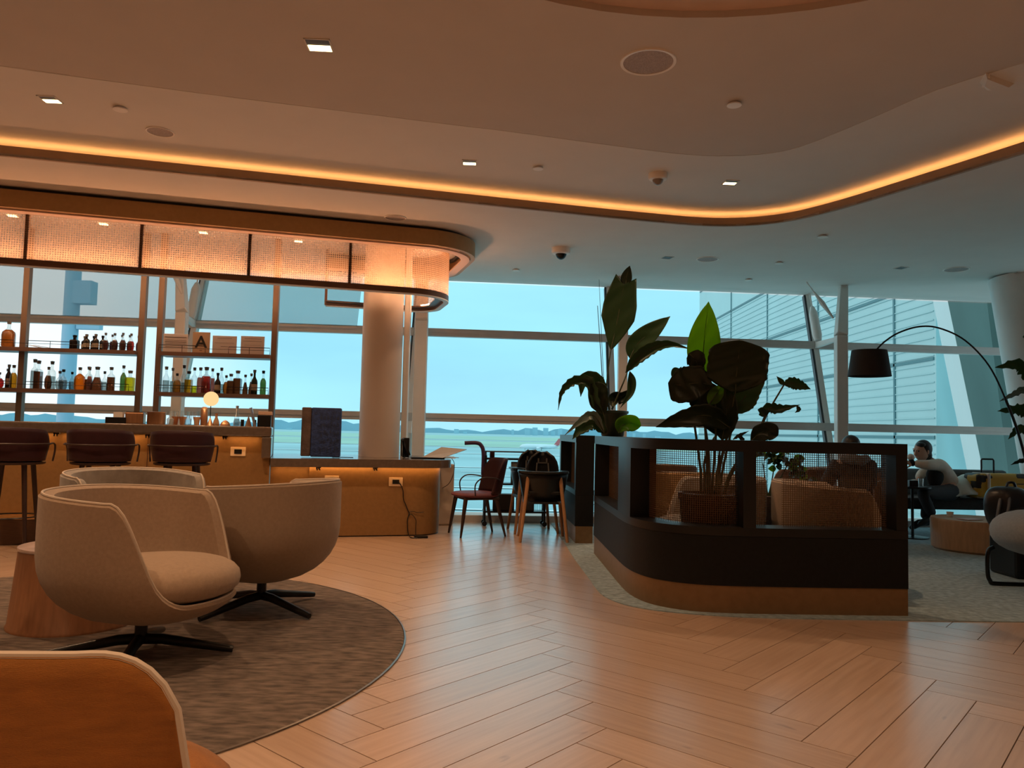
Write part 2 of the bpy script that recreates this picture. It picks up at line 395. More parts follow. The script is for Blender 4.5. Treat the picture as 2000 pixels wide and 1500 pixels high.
ra.color_ramp.elements[0].color = (.51, .355, .25, 1); ra.color_ramp.elements[1].color = (.64, .47, .355, 1)
n.links.new(t1.outputs[0], ra.inputs[0])
rb = n.nodes.new('ShaderNodeMapRange'); rb.inputs[1].default_value = .3; rb.inputs[2].default_value = .7; rb.inputs[3].default_value = .92; rb.inputs[4].default_value = 1.06; n.links.new(t2.outputs[0], rb.inputs[0])
rk = n.nodes.new('ShaderNodeMapRange'); rk.inputs[1].default_value = .70; rk.inputs[2].default_value = .80; rk.inputs[3].default_value = 1; rk.inputs[4].default_value = .6; n.links.new(t3.outputs[0], rk.inputs[0])
mm = n.nodes.new('ShaderNodeMath'); mm.operation = 'MULTIPLY'; n.links.new(rb.outputs[0], mm.inputs[0]); n.links.new(rk.outputs[0], mm.inputs[1])
mv = n.nodes.new('ShaderNodeVectorMath'); mv.operation = 'SCALE'; n.links.new(ra.outputs[0], mv.inputs[0]); n.links.new(mm.outputs[0], mv.inputs['Scale']); n.links.new(mv.outputs[0], b.inputs['Base Color'])
bp = n.nodes.new('ShaderNodeBump'); bp.inputs['Strength'].default_value = .12; bp.inputs['Distance'].default_value = .004; n.links.new(t1.outputs[0], bp.inputs['Height']); n.links.new(bp.outputs[0], b.inputs['Normal'])
rr = n.nodes.new('ShaderNodeMapRange'); rr.inputs[3].default_value = .27; rr.inputs[4].default_value = .42; n.links.new(t1.outputs[0], rr.inputs[0]); n.links.new(rr.outputs[0], b.inputs['Roughness'])
OAK = m
fo = struct(herring().build('floor', OAK))
GAP = mat('floor_joint', (.045, .025, .016), .8)
sb = MB(); sb.add([(-13, -6, -.0061), (10, -6, -.0061), (10, 10.7, -.0061), (-13, 8.9, -.0061)], [(0, 1, 2, 3)]); struct(sb.build('floor_underlay', GAP)); 

# --- carpet zone on the right
cpt = [fl(1103, 1062), fl(1122, 1092), fl(1148, 1127), fl(1172, 1159), fl(1205, 1177), fl(1260, 1190), fl(1350, 1200), fl(1500, 1208), fl(1780, 1213), fl(2000, 1216)]
cp = [tuple(p[:2]) for p in spline(cpt, 4)] + [(7.0, 5.0), (7.0, Yc(7) + .1), (.52, Yc(.52) + .02)]
CARPET = mat('grey_blue_carpet', (.31, .41, .45), .95, var=.28, vscale=22, bump=.6, bscale=300)
struct(MB().prism(cp, -.004, .006).build('floor_carpet', CARPET))
PAVE = None

# --- round rug
RUG = mat('round_rug_wool', (.20, .155, .125), .95, var=.5, vscale=11, bump=.7, bscale=200, stretch=(1.0, 3.2, 1))
rg = MB().lathe([(1.93, 0.0005), (1.945, .006), (1.93, .011), (.01, .011)], (0, 0, 0), 96)
tag(rg.build('round_rug', RUG, smooth=True, loc=(-2.48, 3.97, 0)), 'large round grey rug under the swivel chairs on the wooden floor', 'rug')
rim = MB().lathe([(1.953, 0.0), (1.956, .007), (1.948, .009), (1.944, .0)], (-2.48, 3.97, 0), 96, cap=False)
struct(rim.build('trim_1', mat('steel_edge', (.22, .20, .18), .3, metal=.8)))

# --- ceilings
lipp = [(-12, 4.09), (-8, 5.17), (-4.25, 6.187), (-2.31, 6.70), (-.04, 7.327), (1.2, 7.66), (2.05, 7.82), (2.62, 7.66), (3.0, 7.22), (3.43, 6.38), (3.79, 5.62), (4.9, 3.2), (6.3, 0), (8.2, -4.5)]
lip = [tuple(p[:2]) for p in spline([(a, b_, 0) for a, b_ in lipp], 6)]
def offs(path, d):
    o = []
    for i, p in enumerate(path):
        a = Vector(path[max(i - 1, 0)]); b_ = Vector(path[min(i + 1, len(path) - 1)]); t = (b_ - a).normalized(); o.append((p[0] - t.y * d, p[1] + t.x * d))
    return o
# lower ceiling (outside the lip)
outer = [(9.5, -4.5), (9.5, Yc(9.5) + 1.5), (-12, Yc(-12) + 1.5)]
lo = MB().prism(lip + outer, ZC, ZC + .02)
struct(lo.build('ceiling', CEIL))
fa = MB().ribbon(lip, ZC - .001, ZC + .085, .03); struct(fa.build('ceiling_lip', FASC))
LED = glow('warm_led', (1.0, .46, .15), 11)
led = MB().ribbon(offs(lip, .075), ZC + .064, ZC + .070, .018); struct(led.build('cove_light_strip', LED))
ZT = 3.45
t2px = [(-60, 121), (0, 130), (200, 157), (450, 190), (700, 221), (900, 246), (1000, 258), (1200, 285), (1320, 300), (1400, 305), (1480, 302), (1560, 288), (1700, 232), (1830, 176), (2000, 123), (2080, 96)]
t2 = [fl(x, y, ZT) for x, y in t2px]
t2 = [t2[0] + (t2[0] - t2[4]) * 3.0] + t2 + [t2[-1] + (t2[-1] - t2[-4]) * 2.2, Vector((7.0, -4.5, ZT))]
t2 = [tuple(p[:2]) for p in spline(t2, 3)]
co = offs(lip, .34)
ring = MB().prism(t2 + co[::-1], ZT, ZT + .02)
struct(ring.build('ceiling_ring', CEIL))
struct(MB().ribbon(co, ZC + .021, ZT + .02, .02).build('ceiling_cove_back', CEIL))
ZU = ZT + .002
t3 = [fl(x, y, ZU) for x, y in ((1080, -14), (1125, 0), (1200, 18), (1280, 31), (1350, 35), (1430, 30), (1500, 18), (1560, -4))]
circ_c = Vector((t3[4].x - .05, t3[4].y - 2.2)); 
hole = [(circ_c.x + 2.2 * math.cos(R(a)), circ_c.y + 2.2 * math.sin(R(a)) * 1.0) for a in range(0, 360, 6)]
up_ = MB().add([(-12.5, -5, ZU), (10, -5, ZU), (10, 9, ZU), (-12.5, 9, ZU)], [])
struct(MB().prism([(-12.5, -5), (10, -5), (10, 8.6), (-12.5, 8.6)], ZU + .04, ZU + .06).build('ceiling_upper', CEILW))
def ringface(hole, box, z):
    # ceiling sheet with a round opening, built as a fan of quads
    mb = MB(); N = len(hole); (x0, y0), (x1, y1) = box; c = Vector((sum(h[0] for h in hole) / N, sum(h[1] for h in hole) / N)); outp = []
    for h in hole:
        d = (Vector(h) - c).normalized(); t = 1e9
        if d.x > 1e-6: t = min(t, (x1 - c.x) / d.x)
        if d.x < -1e-6: t = min(t, (x0 - c.x) / d.x)
        if d.y > 1e-6: t = min(t, (y1 - c.y) / d.y)
        if d.y < -1e-6: t = min(t, (y0 - c.y) / d.y)
        outp.append(c + d * t)
    mb.add([(h[0], h[1], z) for h in hole] + [(o.x, o.y, z) for o in outp] + [(h[0], h[1], z + .045) for h in hole],
           [(i, (i + 1) % N, N + (i + 1) % N, N + i) for i in range(N)] + [(i, (i + 1) % N, 2 * N + (i + 1) % N, 2 * N + i) for i in range(N)])
    for cx, cy in ((x0, y0), (x1, y0), (x1, y1), (x0, y1)):   # corner wedges
        k = min(range(N), key=lambda i: (outp[i] - Vector((cx, cy))).length)
        for j in (k - 1, k):
            a, b_ = outp[j % N], outp[(j + 1) % N]
            mb.add([(a.x, a.y, z), (b_.x, b_.y, z), (cx, cy, z)], [(0, 1, 2)])
    return mb
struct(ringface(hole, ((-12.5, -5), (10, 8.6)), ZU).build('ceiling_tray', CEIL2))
struct(MB().box((-1, 2.9, 3.9), (26, 15.6, .1)).build('ceiling_roof', CEIL))

# --- walls out of sight
WALLB = mat('wall_plaster_brown', (.52, .40, .30), .8)
struct(MB().box((-1, -5, 1.9), (26, .1, 4)).build('wall_back', WALLB))
struct(MB().box((-12.2, 3, 1.9), (.1, 16, 4)).build('wall_left', WALLB))
struct(MB().box((9.6, 1.5, 1.9), (.1, 13, 4)).build('wall_right', WALLB))

# --- facade: kerb, mullions, transoms, panes
kb = MB(); kb.add([(-12, Yc(-12), 0), (9.5, Yc(9.5), 0), (9.5, Yc(9.5) + .34, 0), (-12, Yc(-12) + .34, 0), (-12, Yc(-12), .085), (9.5, Yc(9.5), .085), (9.5, Yc(9.5) + .34, .085), (-12, Yc(-12) + .34, .085)],
       [(0, 1, 5, 4), (1, 2, 6, 5), (2, 3, 7, 6), (3, 0, 4, 7), (4, 5, 6, 7)])
struct(kb.build('trim_2', ALU, bevel=.008))
def Xat(px, z, off=0.):   # X of the facade plane on the sight line px at height z
    k = ray(px, 843 + .023 * (px - 1000) - 20).x
    # (kY, Y): Y = Yc(kY)+.3+.36z+off
    Y = (9.60 + .088 * .69 + .30 + .36 * z + off) / (1 - .088 * k); return k * Y
XM = [Xat(372, 2.4) - 5.7, Xat(372, 2.4) - 2.85, Xat(372, 2.4), Xat(804, 1.8), Xat(1190, 2.4), Xat(1592, 2.45), 7.6]
nrm = Vector((0, 1, -.36)).normalized()
def mullion(X):
    mb = MB(); a, b_ = fac(X, .05), fac(X, 3.28)
    mb.bar(a, b_, .075, .10, hint=Vector((0, 1, 0)))
    return mb
WINM = []
bays = list(zip(XM, XM[1:]))
for i, (xa, xb) in enumerate(bays):
    wroot = sroot('window_%d' % (i + 1), (0, 0, 0))
    pm = MB()
    for z0, z1 in ((.09, TZ[0] - .05), (TZ[0] + .05, TZ[1] - .05), (TZ[1] + .05, 3.28)):
        pm.add([fac(xa + .03, z0), fac(xb - .03, z0), fac(xb - .03, z1), fac(xa + .03, z1)], [(0, 1, 2, 3)])
    pm.build('pane', GLS, wroot)
    for z in TZ:
        mb = MB(); mb.bar(fac(xa, z, -.03), fac(xb, z, -.03), .10, .11, hint=Vector((0, 0, 1))); mb.bar(fac(xa, z + .012, -.085), fac(xb, z + .012, -.085), .018, .045)
        mb.build('transom', ALU, wroot)
    mb = MB(); mb.bar(fac(xa, .32, -.02), fac(xb, .32, -.02), .02, .012); mb.build('guard_wire', ALU, wroot)
    mullion(xa).build('mullion', WHITEP, wroot)
    mb = MB(); mb.bar(fac(xa - .052, .05, .0), fac(xa - .052, 3.28, .0), .03, .07, hint=Vector((0, 1, 0))); mb.build('gasket', mat('dark_gasket', (.05, .055, .06), .5) if i == 0 else MATS['dark_gasket'], wroot)
# raking props inside the glass, one per mullion
def prop(px_low, px_top, lab_i, wd=.15, rod=True):
    k1 = ray(px_low, 800).x; Y = (9.66 + .30) / (1 - .088 * k1) ; X = k1 * Y
    base = Vector((X, Yc(X) + .22, 0.085)); kn = Vector((X, Yc(X) + .22, 2.52))
    topX = ray(px_top, 560).x * (Yc(X) + 1.05)
    tp = Vector((topX, Yc(X) + .75, ZC + .02))
    r_ = sroot('column_%d' % lab_i)
    mb = MB(); mb.bar(base, kn, wd, .12, hint=Vector((0, 1, 0))); mb.bar(kn, tp, wd, .12, hint=Vector((0, 1, 0)), w2=wd * .75, h2=.08)
    mb.build('post', WHITEP, r_, bevel=.012)
    xm = min(XM, key=lambda q: abs(q - X)); nd = fac(xm, TZ[1], -.06)
    MB().bar(nd, kn + Vector((0, .03, -.03)), .05, .09, w2=.035, h2=.05).build('arm', WHITEP, r_)
    if rod:
        mb = MB(); q = nd + Vector((-.01, -.1, .06)); t_ = nd + Vector((-.03, .18, .82)); mb.tube([q, q.lerp(t_, .1), q.lerp(t_, .55), q.lerp(t_, .68), q.lerp(t_, .7)], [.05, .065, .062, .03, .012], 10); mb.tube([q.lerp(t_, .7), t_], .012, 6)
        q = kn + Vector((-.06, .1, .25)); t_ = kn + Vector((-.36, .3, .8)); mb.tube([q, q.lerp(t_, .4), q.lerp(t_, .7)], [.012, .035, .01], 8); mb.tube([q.lerp(t_, .6), t_], .009, 6)
        mb.build('tension_rod', WHITEP, r_, smooth=True)
prop(1638, 1630, 5); prop(1213, 1204, 4, .12, False); prop(820, 832, 3, .16, False); prop(352, 368, 2, .13)
# roller shades part way down behind the bar
for i, (xa, xb) in enumerate(bays[:3]):
    b1 = xb if i < 2 else Xat(706, 2.9)
    mb = MB(); z0 = TZ[1] + .02
    mb.add([fac(xa + .05, z0, -.14), fac(b1 - .05, z0, -.14), fac(b1 - .05, 3.28, -.14), fac(xa + .05, 3.28, -.14)], [(0, 1, 2, 3)])
    r_ = thing('roller_shade', ['grey translucent roller shade in the window bay at the far left', 'grey translucent roller shade above the left bottle shelves', 'grey translucent roller shade between the bottle shelves and the round column'][i], 'shade', (0, 0, 0), 0, 'roller shades behind the bar')
    mb.build('fabric', SHADE, r_)
    MB().bar(fac(xa + .05, z0, -.14), fac(b1 - .05, z0, -.14), .02, .03).build('hem_bar', ALU, r_)
# pale raking column at the right end and the great round column at the counter
mb = MB(); p0, p1 = at(2062, 1000, 9.7), at(1985, 560, 9.9)
dv = (p1 - p0) / (p1.z - p0.z); q0 = p0 - dv * p0.z; q1 = p0 + dv * (ZC - p0.z)
mb.tube([q0, q1], .30, 32); struct(mb.build('column_6', WHITEP, smooth=True))
cc = at(740, 880, 8.86); struct(MB().lathe([(.232, 0), (.232, ZC + .02)], (cc.x, cc.y, 0), 48).build('column_1', COLP, smooth=True))
mb = MB(); pp = at(789, 860, 9.15); mb.box((pp.x, pp.y, 1.65), (.07, .3, 3.3), FA); struct(mb.build('column_7', WHITEP, bevel=.01))

# ================================================================== OUTSIDE
AP = -9.0
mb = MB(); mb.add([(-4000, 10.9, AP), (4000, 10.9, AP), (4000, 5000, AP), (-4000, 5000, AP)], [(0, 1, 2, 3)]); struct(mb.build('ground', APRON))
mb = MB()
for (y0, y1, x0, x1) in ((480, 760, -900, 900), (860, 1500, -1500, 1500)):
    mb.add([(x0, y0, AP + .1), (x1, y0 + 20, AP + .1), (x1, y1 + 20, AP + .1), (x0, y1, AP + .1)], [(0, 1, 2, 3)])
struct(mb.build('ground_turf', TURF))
LINE = mat('white_marking', (.8, .86, .88), .7)
mb = MB()
for y_ in (70, 92, 130, 205, 330, 470, 800):
    mb.add([(-500, y_, AP + .12), (600, y_ + 14, AP + .12), (600, y_ + 14 + y_ * .022, AP + .12), (-500, y_ + y_ * .012, AP + .12)], [(0, 1, 2, 3)])
for k in range(26):
    x_ = random.uniform(-70, 30); y_ = random.uniform(50, 190); l_ = random.uniform(4, 14)
    mb.add([(x_, y_, AP + .13), (x_ + l_, y_ + 1.5, AP + .13), (x_ + l_, y_ + 2.6, AP + .13), (x_, y_ + 1.2, AP + .13)], [(0, 1, 2, 3)])
struct(mb.build('ground_marking', LINE))
# skyline
HY = 2600.0
def hz(px, py, Y): return at(px, py, Y)
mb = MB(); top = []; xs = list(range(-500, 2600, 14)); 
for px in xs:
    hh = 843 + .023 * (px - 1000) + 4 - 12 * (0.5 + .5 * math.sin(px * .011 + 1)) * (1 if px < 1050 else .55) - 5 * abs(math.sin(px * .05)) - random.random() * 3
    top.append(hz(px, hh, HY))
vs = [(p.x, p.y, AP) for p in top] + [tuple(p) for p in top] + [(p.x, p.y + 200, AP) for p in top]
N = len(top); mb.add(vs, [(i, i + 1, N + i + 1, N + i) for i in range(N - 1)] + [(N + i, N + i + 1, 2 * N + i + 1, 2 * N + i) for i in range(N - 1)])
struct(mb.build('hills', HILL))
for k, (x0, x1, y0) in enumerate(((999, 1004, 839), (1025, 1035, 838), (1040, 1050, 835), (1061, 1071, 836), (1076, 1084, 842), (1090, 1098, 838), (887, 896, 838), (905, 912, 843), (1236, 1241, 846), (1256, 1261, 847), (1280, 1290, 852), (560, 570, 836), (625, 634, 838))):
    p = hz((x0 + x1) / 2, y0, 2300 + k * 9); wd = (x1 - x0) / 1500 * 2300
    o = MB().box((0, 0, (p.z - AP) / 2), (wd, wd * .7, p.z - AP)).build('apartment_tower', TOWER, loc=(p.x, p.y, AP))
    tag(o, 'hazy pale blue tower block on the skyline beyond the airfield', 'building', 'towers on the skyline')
# aircraft
RED = mat('red_tail_paint', (.62, .16, .17), .5); PLW = mat('aircraft_white', (.80, .86, .9), .4); PLB = mat('aircraft_blue', (.08, .25, .62), .4)
def plane(loc, rz, s, tailm, label, bodym=None):
    r_ = thing('airliner', label, 'airplane', loc, rz, 'airliners on the apron'); r_.scale = (s, s, s)
    mb = MB(); mb.tube([(-14, 0, 3.6), (-12, 0, 3.4), (-4, 0, 3), (10, 0, 3), (13, 0, 2.9), (15, 0, 2.6)], [.3, 1.2, 1.9, 1.9, 1.5, .3], 14); mb.build('fuselage', bodym or PLW, r_, smooth=True)
    mb = MB()
    for q in (1, -1): mb.add([(3, q * 1.2, 2.2), (-1.5, q * 1.2, 2.2), (-5.5, q * 14, 3.1), (-3.8, q * 14, 3.1), (3, q * 1.2, 2.5), (-1.5, q * 1.2, 2.5), (-5.5, q * 14, 3.25), (-3.8, q * 14, 3.25)], [(0, 1, 2, 3), (4, 5, 6, 7), (0, 1, 5, 4), (1, 2, 6, 5), (2, 3, 7, 6), (3, 0, 4, 7)])
    mb.build('wing', PLW, r_)
    mb = MB(); mb.add([(-10, -.15, 4.4), (-14, -.15, 4.2), (-15.5, -.15, 9.2), (-13.6, -.15, 9.2), (-10, .15, 4.4), (-14, .15, 4.2), (-15.5, .15, 9.2), (-13.6, .15, 9.2)], [(0, 1, 2, 3), (4, 5, 6, 7), (0, 1, 5, 4), (1, 2, 6, 5), (2, 3, 7, 6), (3, 0, 4, 7)])
    for q in (1, -1): mb.add([(-11, q * .4, 4.1), (-13.5, q * .4, 4.1), (-15, q * 5, 4.4), (-13.8, q * 5, 4.4), (-11, q * .4, 4.3), (-13.5, q * .4, 4.3), (-15, q * 5, 4.5), (-13.8, q * 5, 4.5)], [(0, 1, 2, 3), (4, 5, 6, 7), (0, 1, 5, 4), (1, 2, 6, 5), (2, 3, 7, 6), (3, 0, 4, 7)])
    mb.build('tail_fin', tailm, r_)
    for x_, y_ in ((11, 0), (-1, 2.2), (-1, -2.2)): MB().bar((x_, y_, 0), (x_, y_, 2.4), .5).build('landing_gear', ALU, r_)
    for q in (1, -1): MB().tube([(2.8, q * 5, 1.7), (1.4, q * 5, 1.8), (-.6, q * 5, 1.9)], [.85, .8, .5], 10).build('engine', PLW, r_, smooth=True)
p = at(1078, 877, 470); plane((p.x - 9, p.y - 45, AP), PI, .75, RED, 'distant airliner with a red tail on the airfield')
p = at(560, 890, 190); plane((p.x, p.y, AP), R(20), .42, PLB, 'white airliner with blue tail left of the dark blue block')
p = at(668, 890, 150); plane((p.x, p.y, AP), R(200), .36, PLW, 'all white airliner between the blue block and the column')
# light mast / pylon seen through the left bays
mb = MB(); p = at(134, 700, 30); mb.tube([(0, 0, 0), (0, 0, 21)], [.33, .27], 12)
pr_ = thing('floodlight_mast', 'pale blue floodlight mast outside the left bottle shelves', 'mast', (p.x, p.y, AP), 0)
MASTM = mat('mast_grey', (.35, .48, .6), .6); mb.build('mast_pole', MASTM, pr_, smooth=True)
MB().box((.35, 0, 15.2), (1.0, .5, .9)).box((.75, 0, 13.9), (.9, .3, .3)).build('lamp_head', MASTM, pr_)
# terminal wing standing at right angles beyond the glass
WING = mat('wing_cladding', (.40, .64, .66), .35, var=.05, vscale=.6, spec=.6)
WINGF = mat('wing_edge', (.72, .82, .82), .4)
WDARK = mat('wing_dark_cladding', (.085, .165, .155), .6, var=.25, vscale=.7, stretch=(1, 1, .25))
SEAM = mat('wing_seam', (.10, .24, .27), .6)
wg = thing('terminal_wing', 'teal glazed terminal wing outside the windows on the right', 'building', (8.0, 14, AP))
zb, zt = 0, 9 + 13
def W(y, z): return (0 + (z + AP - 1.2) * .0, y - 14, z)
mb = MB(); mb.add([(0, .6, 0), (0, 18.8, 0), (0, 18.8, zt), (0, -.9 + 1.2, zt), (9, .6, 0), (9, 18.8, 0), (9, 18.8, zt), (9, .3, zt)], [(0, 1, 2, 3), (4, 5, 6, 7), (0, 1, 5, 4), (1, 2, 6, 5), (2, 3, 7, 6), (3, 0, 4, 7)]); mb.build('glazed_wall', WING, wg)
mb = MB()
for y_ in (2.0, 6.0, 10, 14): mb.box((-.01, y_, zt / 2), (.03, .06, zt))
for z_ in (1.2, 2.7, 4.2, 5.75, 7.3, 8.9, -.6, -2.4): mb.box((-.01, 9.6, z_ - AP), (.03, 18.2, .06))
mb.build('seam', SEAM, wg)
mb = MB()
for k in range(46): mb.box((-.012, 9.6, -AP - 2 + k * .17), (.012, 18.2, .02))
mb.build('louvre', mat('wing_louvre', (.38, .615, .64), .4), wg)
# raked near corner: white edge band, then dark cladding
def rake(px0, px1, yA, yB, Y0, Y1):
    a, b_ = at(px0[0], yA, Y0), at(px0[1], yB, Y0 + .0); c, d = at(px1[0], yA, Y1), at(px1[1], yB, Y1)
    return a, b_, c, d
wo = Vector((8.0, 14, AP))
def quad(p, q, r_, s_, back=.25):
    mb = MB(); pts = [Vector(t) - wo for t in (p, q, r_, s_)]; bk = [t + Vector((.15, back, 0)) for t in pts]
    return mb.add(pts + bk, [(0, 1, 2, 3), (4, 5, 6, 7), (0, 1, 5, 4), (1, 2, 6, 5), (2, 3, 7, 6), (3, 0, 4, 7)])
def ext(pt, pb, k): return pt + (pt - pb) * k
lt, lb = at(1818, 568, 13.9), at(1886, 905, 13.9); rt_, rb_ = at(1848, 570, 13.2), at(1921, 925, 13.2)
quad(ext(lb, lt, 1.6), ext(rb_, rt_, 1.6), ext(rt_, rb_, 1.2), ext(lt, lb, 1.2)).build('corner_band', WINGF, wg)
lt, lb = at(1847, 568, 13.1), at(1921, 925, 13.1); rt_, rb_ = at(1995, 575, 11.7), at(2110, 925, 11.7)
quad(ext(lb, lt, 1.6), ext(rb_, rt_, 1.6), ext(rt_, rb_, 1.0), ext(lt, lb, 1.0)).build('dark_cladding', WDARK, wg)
mb = MB()
for f_ in (.33, .52, .80):
    a = lt.lerp(rt_, f_) + Vector((-.03, -.05, 0)); b_ = lb.lerp(rb_, f_) + Vector((-.03, -.05, 0)); mb.bar(ext(b_, a, .6) - wo, ext(a, b_, .6) - wo, .035, .04)
mb.build('cladding_joint', mat('joint_dark', (.03, .07, .07), .6), wg)
# ================================================================== BAR
def onbar(px, py, b=0.):
    d = ray(px, py); P = B(0, b); t = ((P - CAM).dot(bn)) / d.dot(bn); return CAM + d * t
def AB(P): return ((P - O).dot(bu), (P - O).dot(bn))
def poly(pts): return [tuple(B(a, b)[:2]) for a, b in pts]
def rot90(a, b, r, a0, a1, n=10): return [(a + r * math.cos(R(a0 + (a1 - a0) * i / n)), b + r * math.sin(R(a0 + (a1 - a0) * i / n))) for i in range(n + 1)]
A1 = AB(onbar(528, 900, -.14))[0]; A0 = -7.2; AE = AB(onbar(885, 902, .0))[0]
UB = mat('bar_front_bronze', (.31, .175, .066), .5, metal=.35, var=.08, vscale=26, bump=.12, bscale=120)
UNDER = glow('under_counter_led', (1, .47, .15), 19)
ba = thing('bar_counter', 'long bronze bar counter behind the three bar stools', 'bar counter', B(0, 0), BA)
def LB(mb_pts): return [(a, b) for a, b in mb_pts]
# bar-local meshes: x = along, y = back
MB().box(((A0 + A1) / 2 - .004, .21, .51), (A1 - .008 - A0, .42, 1.02)).build('front_panel', UB, ba, bevel=.004)
mb = MB()
for k in range(6): mb.box((A1 - 1.15 - k * 1.25, -.003, .63), (.006, .008, .78))
mb.build('panel_joint', WOODD, ba)
MB().box(((A0 + A1 - .1) / 2, -.10, .115), (A1 - .1 - A0, .2, .23)).build('foot_ledge', WOODD, ba, bevel=.006)
MB().box(((A0 + A1 - .1) / 2, -.10, .238), (A1 - .1 - A0, .21, .016)).build('ledge_trim', mat('brass_trim', (.75, .50, .25), .3, metal=.9), ba)
MB().flat([(A0, -.075), (A1 - .12, -.075)], 1.0215, .025).build('led_strip', UNDER, ba)
bt = thing('bar_worktop', 'dark stone slab on top of the long bar counter, dropping at its end', 'worktop', B(0, 0), BA)
MB().box(((A0 + A1) / 2, .2, 1.072), (A1 - A0, .68, .10)).build('slab', TOPM, bt, bevel=.02, seg=4)
MB().box((A1 - .045, .2, .915), (.09, .66, .21)).build('drop_panel', TOPM, bt, bevel=.01)
# lower service counter
sv = thing('service_counter', 'lower bronze service counter with a curved end around the round column', 'counter', B(0, 0), BA)
ZL0, ZL1 = .725, .81
aR = AB(onbar(602, 980, 0))[0]; aEnd = AB(onbar(857, 1000, .3))[0]
path = [(aR, 0)] + rot90(aEnd - .32, .32, .32, -90, 0) + [(aEnd, .78)]
mb = MB(); mb.ribbon(path, .012, ZL0, .05); mb.build('front_panel', UB, sv, smooth=True)
MB().box(((A1 + aR) / 2, .07, ZL0 / 2), (aR - A1, .04, ZL0)).build('recessed_panel', UB, sv)
mb = MB(); mb.ribbon([(p[0], p[1] + .012) for p in path[:-1]], 0, .014, .03); mb.build('toe_strip', BLACK, sv)
mb = MB(); q = AB(onbar(817, 980, 0))[0]; mb.box((q, .018, .37), (.006, .012, .70)); mb.build('panel_joint', WOODD, sv)
e0 = AB(Vector((-.80, 9.3, 0))); MB().box((e0[0] + .02, e0[1], ZL0 / 2), (.20, .16, ZL0)).build('end_leg', mat('pale_end_panel', (.62, .50, .40), .5), sv, bevel=.02)
pth = [(A1 + .03, -.035)] + [(x, y - .035) for x, y in rot90(aEnd - .30, .30, .32, -90, -10)]
MB().flat(pth, ZL0 - .0008, .022).build('led_strip', UNDER, sv)
sw = thing('service_worktop', 'low stone worktop with a rounded end around the round column', 'worktop', B(0, 0), BA)
pts = [(A1, -.14)] + rot90(AE - .28, .14, .28, -90, 0) + rot90(AE - .20, 1.0, .20, 0, 90) + [(A1, 1.2)]
MB().prism(pts, ZL0, ZL1).build('slab', TOPM, sw, bevel=.02, seg=4)
# outlets, hooks and cable
for i, (px, py, lab) in enumerate(((465, 882, 'cream wall outlet under the bar worktop, right of the last bar stool'), (648, 938, 'cream outlet on the low counter, half hidden by the swivel chair'), (773, 941, 'cream outlet on the low counter with a black cable plugged in'))):
    p = onbar(px, py, -.004); o = thing('outlet', lab, 'outlet', p, BA, 'outlets on the counter fronts')
    MB().box((0, 0, 0), (.145, .012, .092)).build('cover_plate', PLATE, o, bevel=.004)
    MB().box((0, -.007, 0), (.072, .006, .045)).build('socket', BLACK, o)
for i, (px, py, lab) in enumerate(((112, 843, 'between the first two bar stools'), (290, 848, 'between the second and third bar stools'), (440, 853, 'above the cream outlet of the bar'), (622, 913, 'left half of the low service counter'), (733, 915, 'right half of the low service counter'))):
    p = onbar(px, py, -.06); o = MB().box((0, 0, 0), (.05, .05, .012)).bar((0, -.01, -.004), (.012, -.05, -.022), .012).bar((-.02, -.01, -.004), (-.012, -.05, -.022), .012).build('bag_hook', BLACK, loc=(p.x, p.y, (1.016 if i < 3 else ZL0 - .006)))
    o.rotation_euler.z = BA; tag(o, 'small black bag hook under the worktop, ' + lab, 'hook', 'bag hooks under the worktops')
cab = [onbar(x, y, -.014) for x, y in ((777, 941), (782, 946), (787, 958), (788, 975), (792, 985), (797, 998), (799, 1004), (796, 1015), (796, 1030), (797, 1040), (799, 1046))]
cab += [fl(803, 1050, .008), fl(815, 1051, .008)]
tag(MB().tube(spline(cab, 4), .0055, 6).tube(spline([onbar(799, 1000, -.014), onbar(808, 999, -.016), onbar(815, 1001, -.016), onbar(828, 1000, -.014)], 4), .003, 5).tube(spline([onbar(797, 1010, -.014), onbar(803, 1004, -.02), onbar(812, 1015, -.02), onbar(812, 1030, -.016), onbar(812, 1045, -.03)], 4), .004, 5).build('power_cable', BLACK), 'thin black cable hanging from the outlet down to the floor', 'cable')
p = fl(822, 1051); o = MB().box((0, 0, .013), (.14, .06, .026)).build('power_adapter', BLACK, loc=(p.x, p.y, 0), bevel=.006); o.rotation_euler.z = BA; tag(o, 'flat black power adapter lying on the floor below the low counter', 'adapter')
# cable at the counter's far end
tag(MB().tube(spline([Vector((-.70, 9.18, .80)), Vector((-.665, 9.17, .74)), Vector((-.67, 9.19, .62)), Vector((-.72, 9.19, .5)), Vector((-.80, 9.19, .44))], 5), .004, 5).build('thin_cable', BLACK), 'thin dark cable looping down the pale end panel of the counter', 'cable')

# ------------------------------------------------------------------ canopy over the bar
cn = thing('bar_canopy', 'bronze canopy with woven mesh glass hanging over the bar', 'canopy', B(0, 0), BA)
fb = -.20
def stad(inset, back, a_start, r=.62, bk=1.62):
    f = fb + inset; e_ = 1.47 - inset; rr = r - inset * .4; rb_ = .42 - inset * .3
    return [(A0 + 1, f)] + rot90(e_ - rr, f + rr, rr, -90, 0, 14) + rot90(e_ - rb_, bk - inset - rb_, rb_, 0, 90, 10) + [(back, bk - inset)]
band = stad(0, -.15, 0)
MB().ribbon(band, 3.095, 3.262, .05).build('upper_band', BRONZE2, cn, smooth=True)
MB().ribbon(stad(.05, -.15, 0), 3.255, ZC - .002, .03).build('shadow_gap', BLACK, cn, smooth=True)
CLED = glow('canopy_led', (1, .53, .28), 92)
MB().ribbon(stad(.315, -.15, 0), 2.64, 2.655, .10).build('light_channel', WOODD, cn)
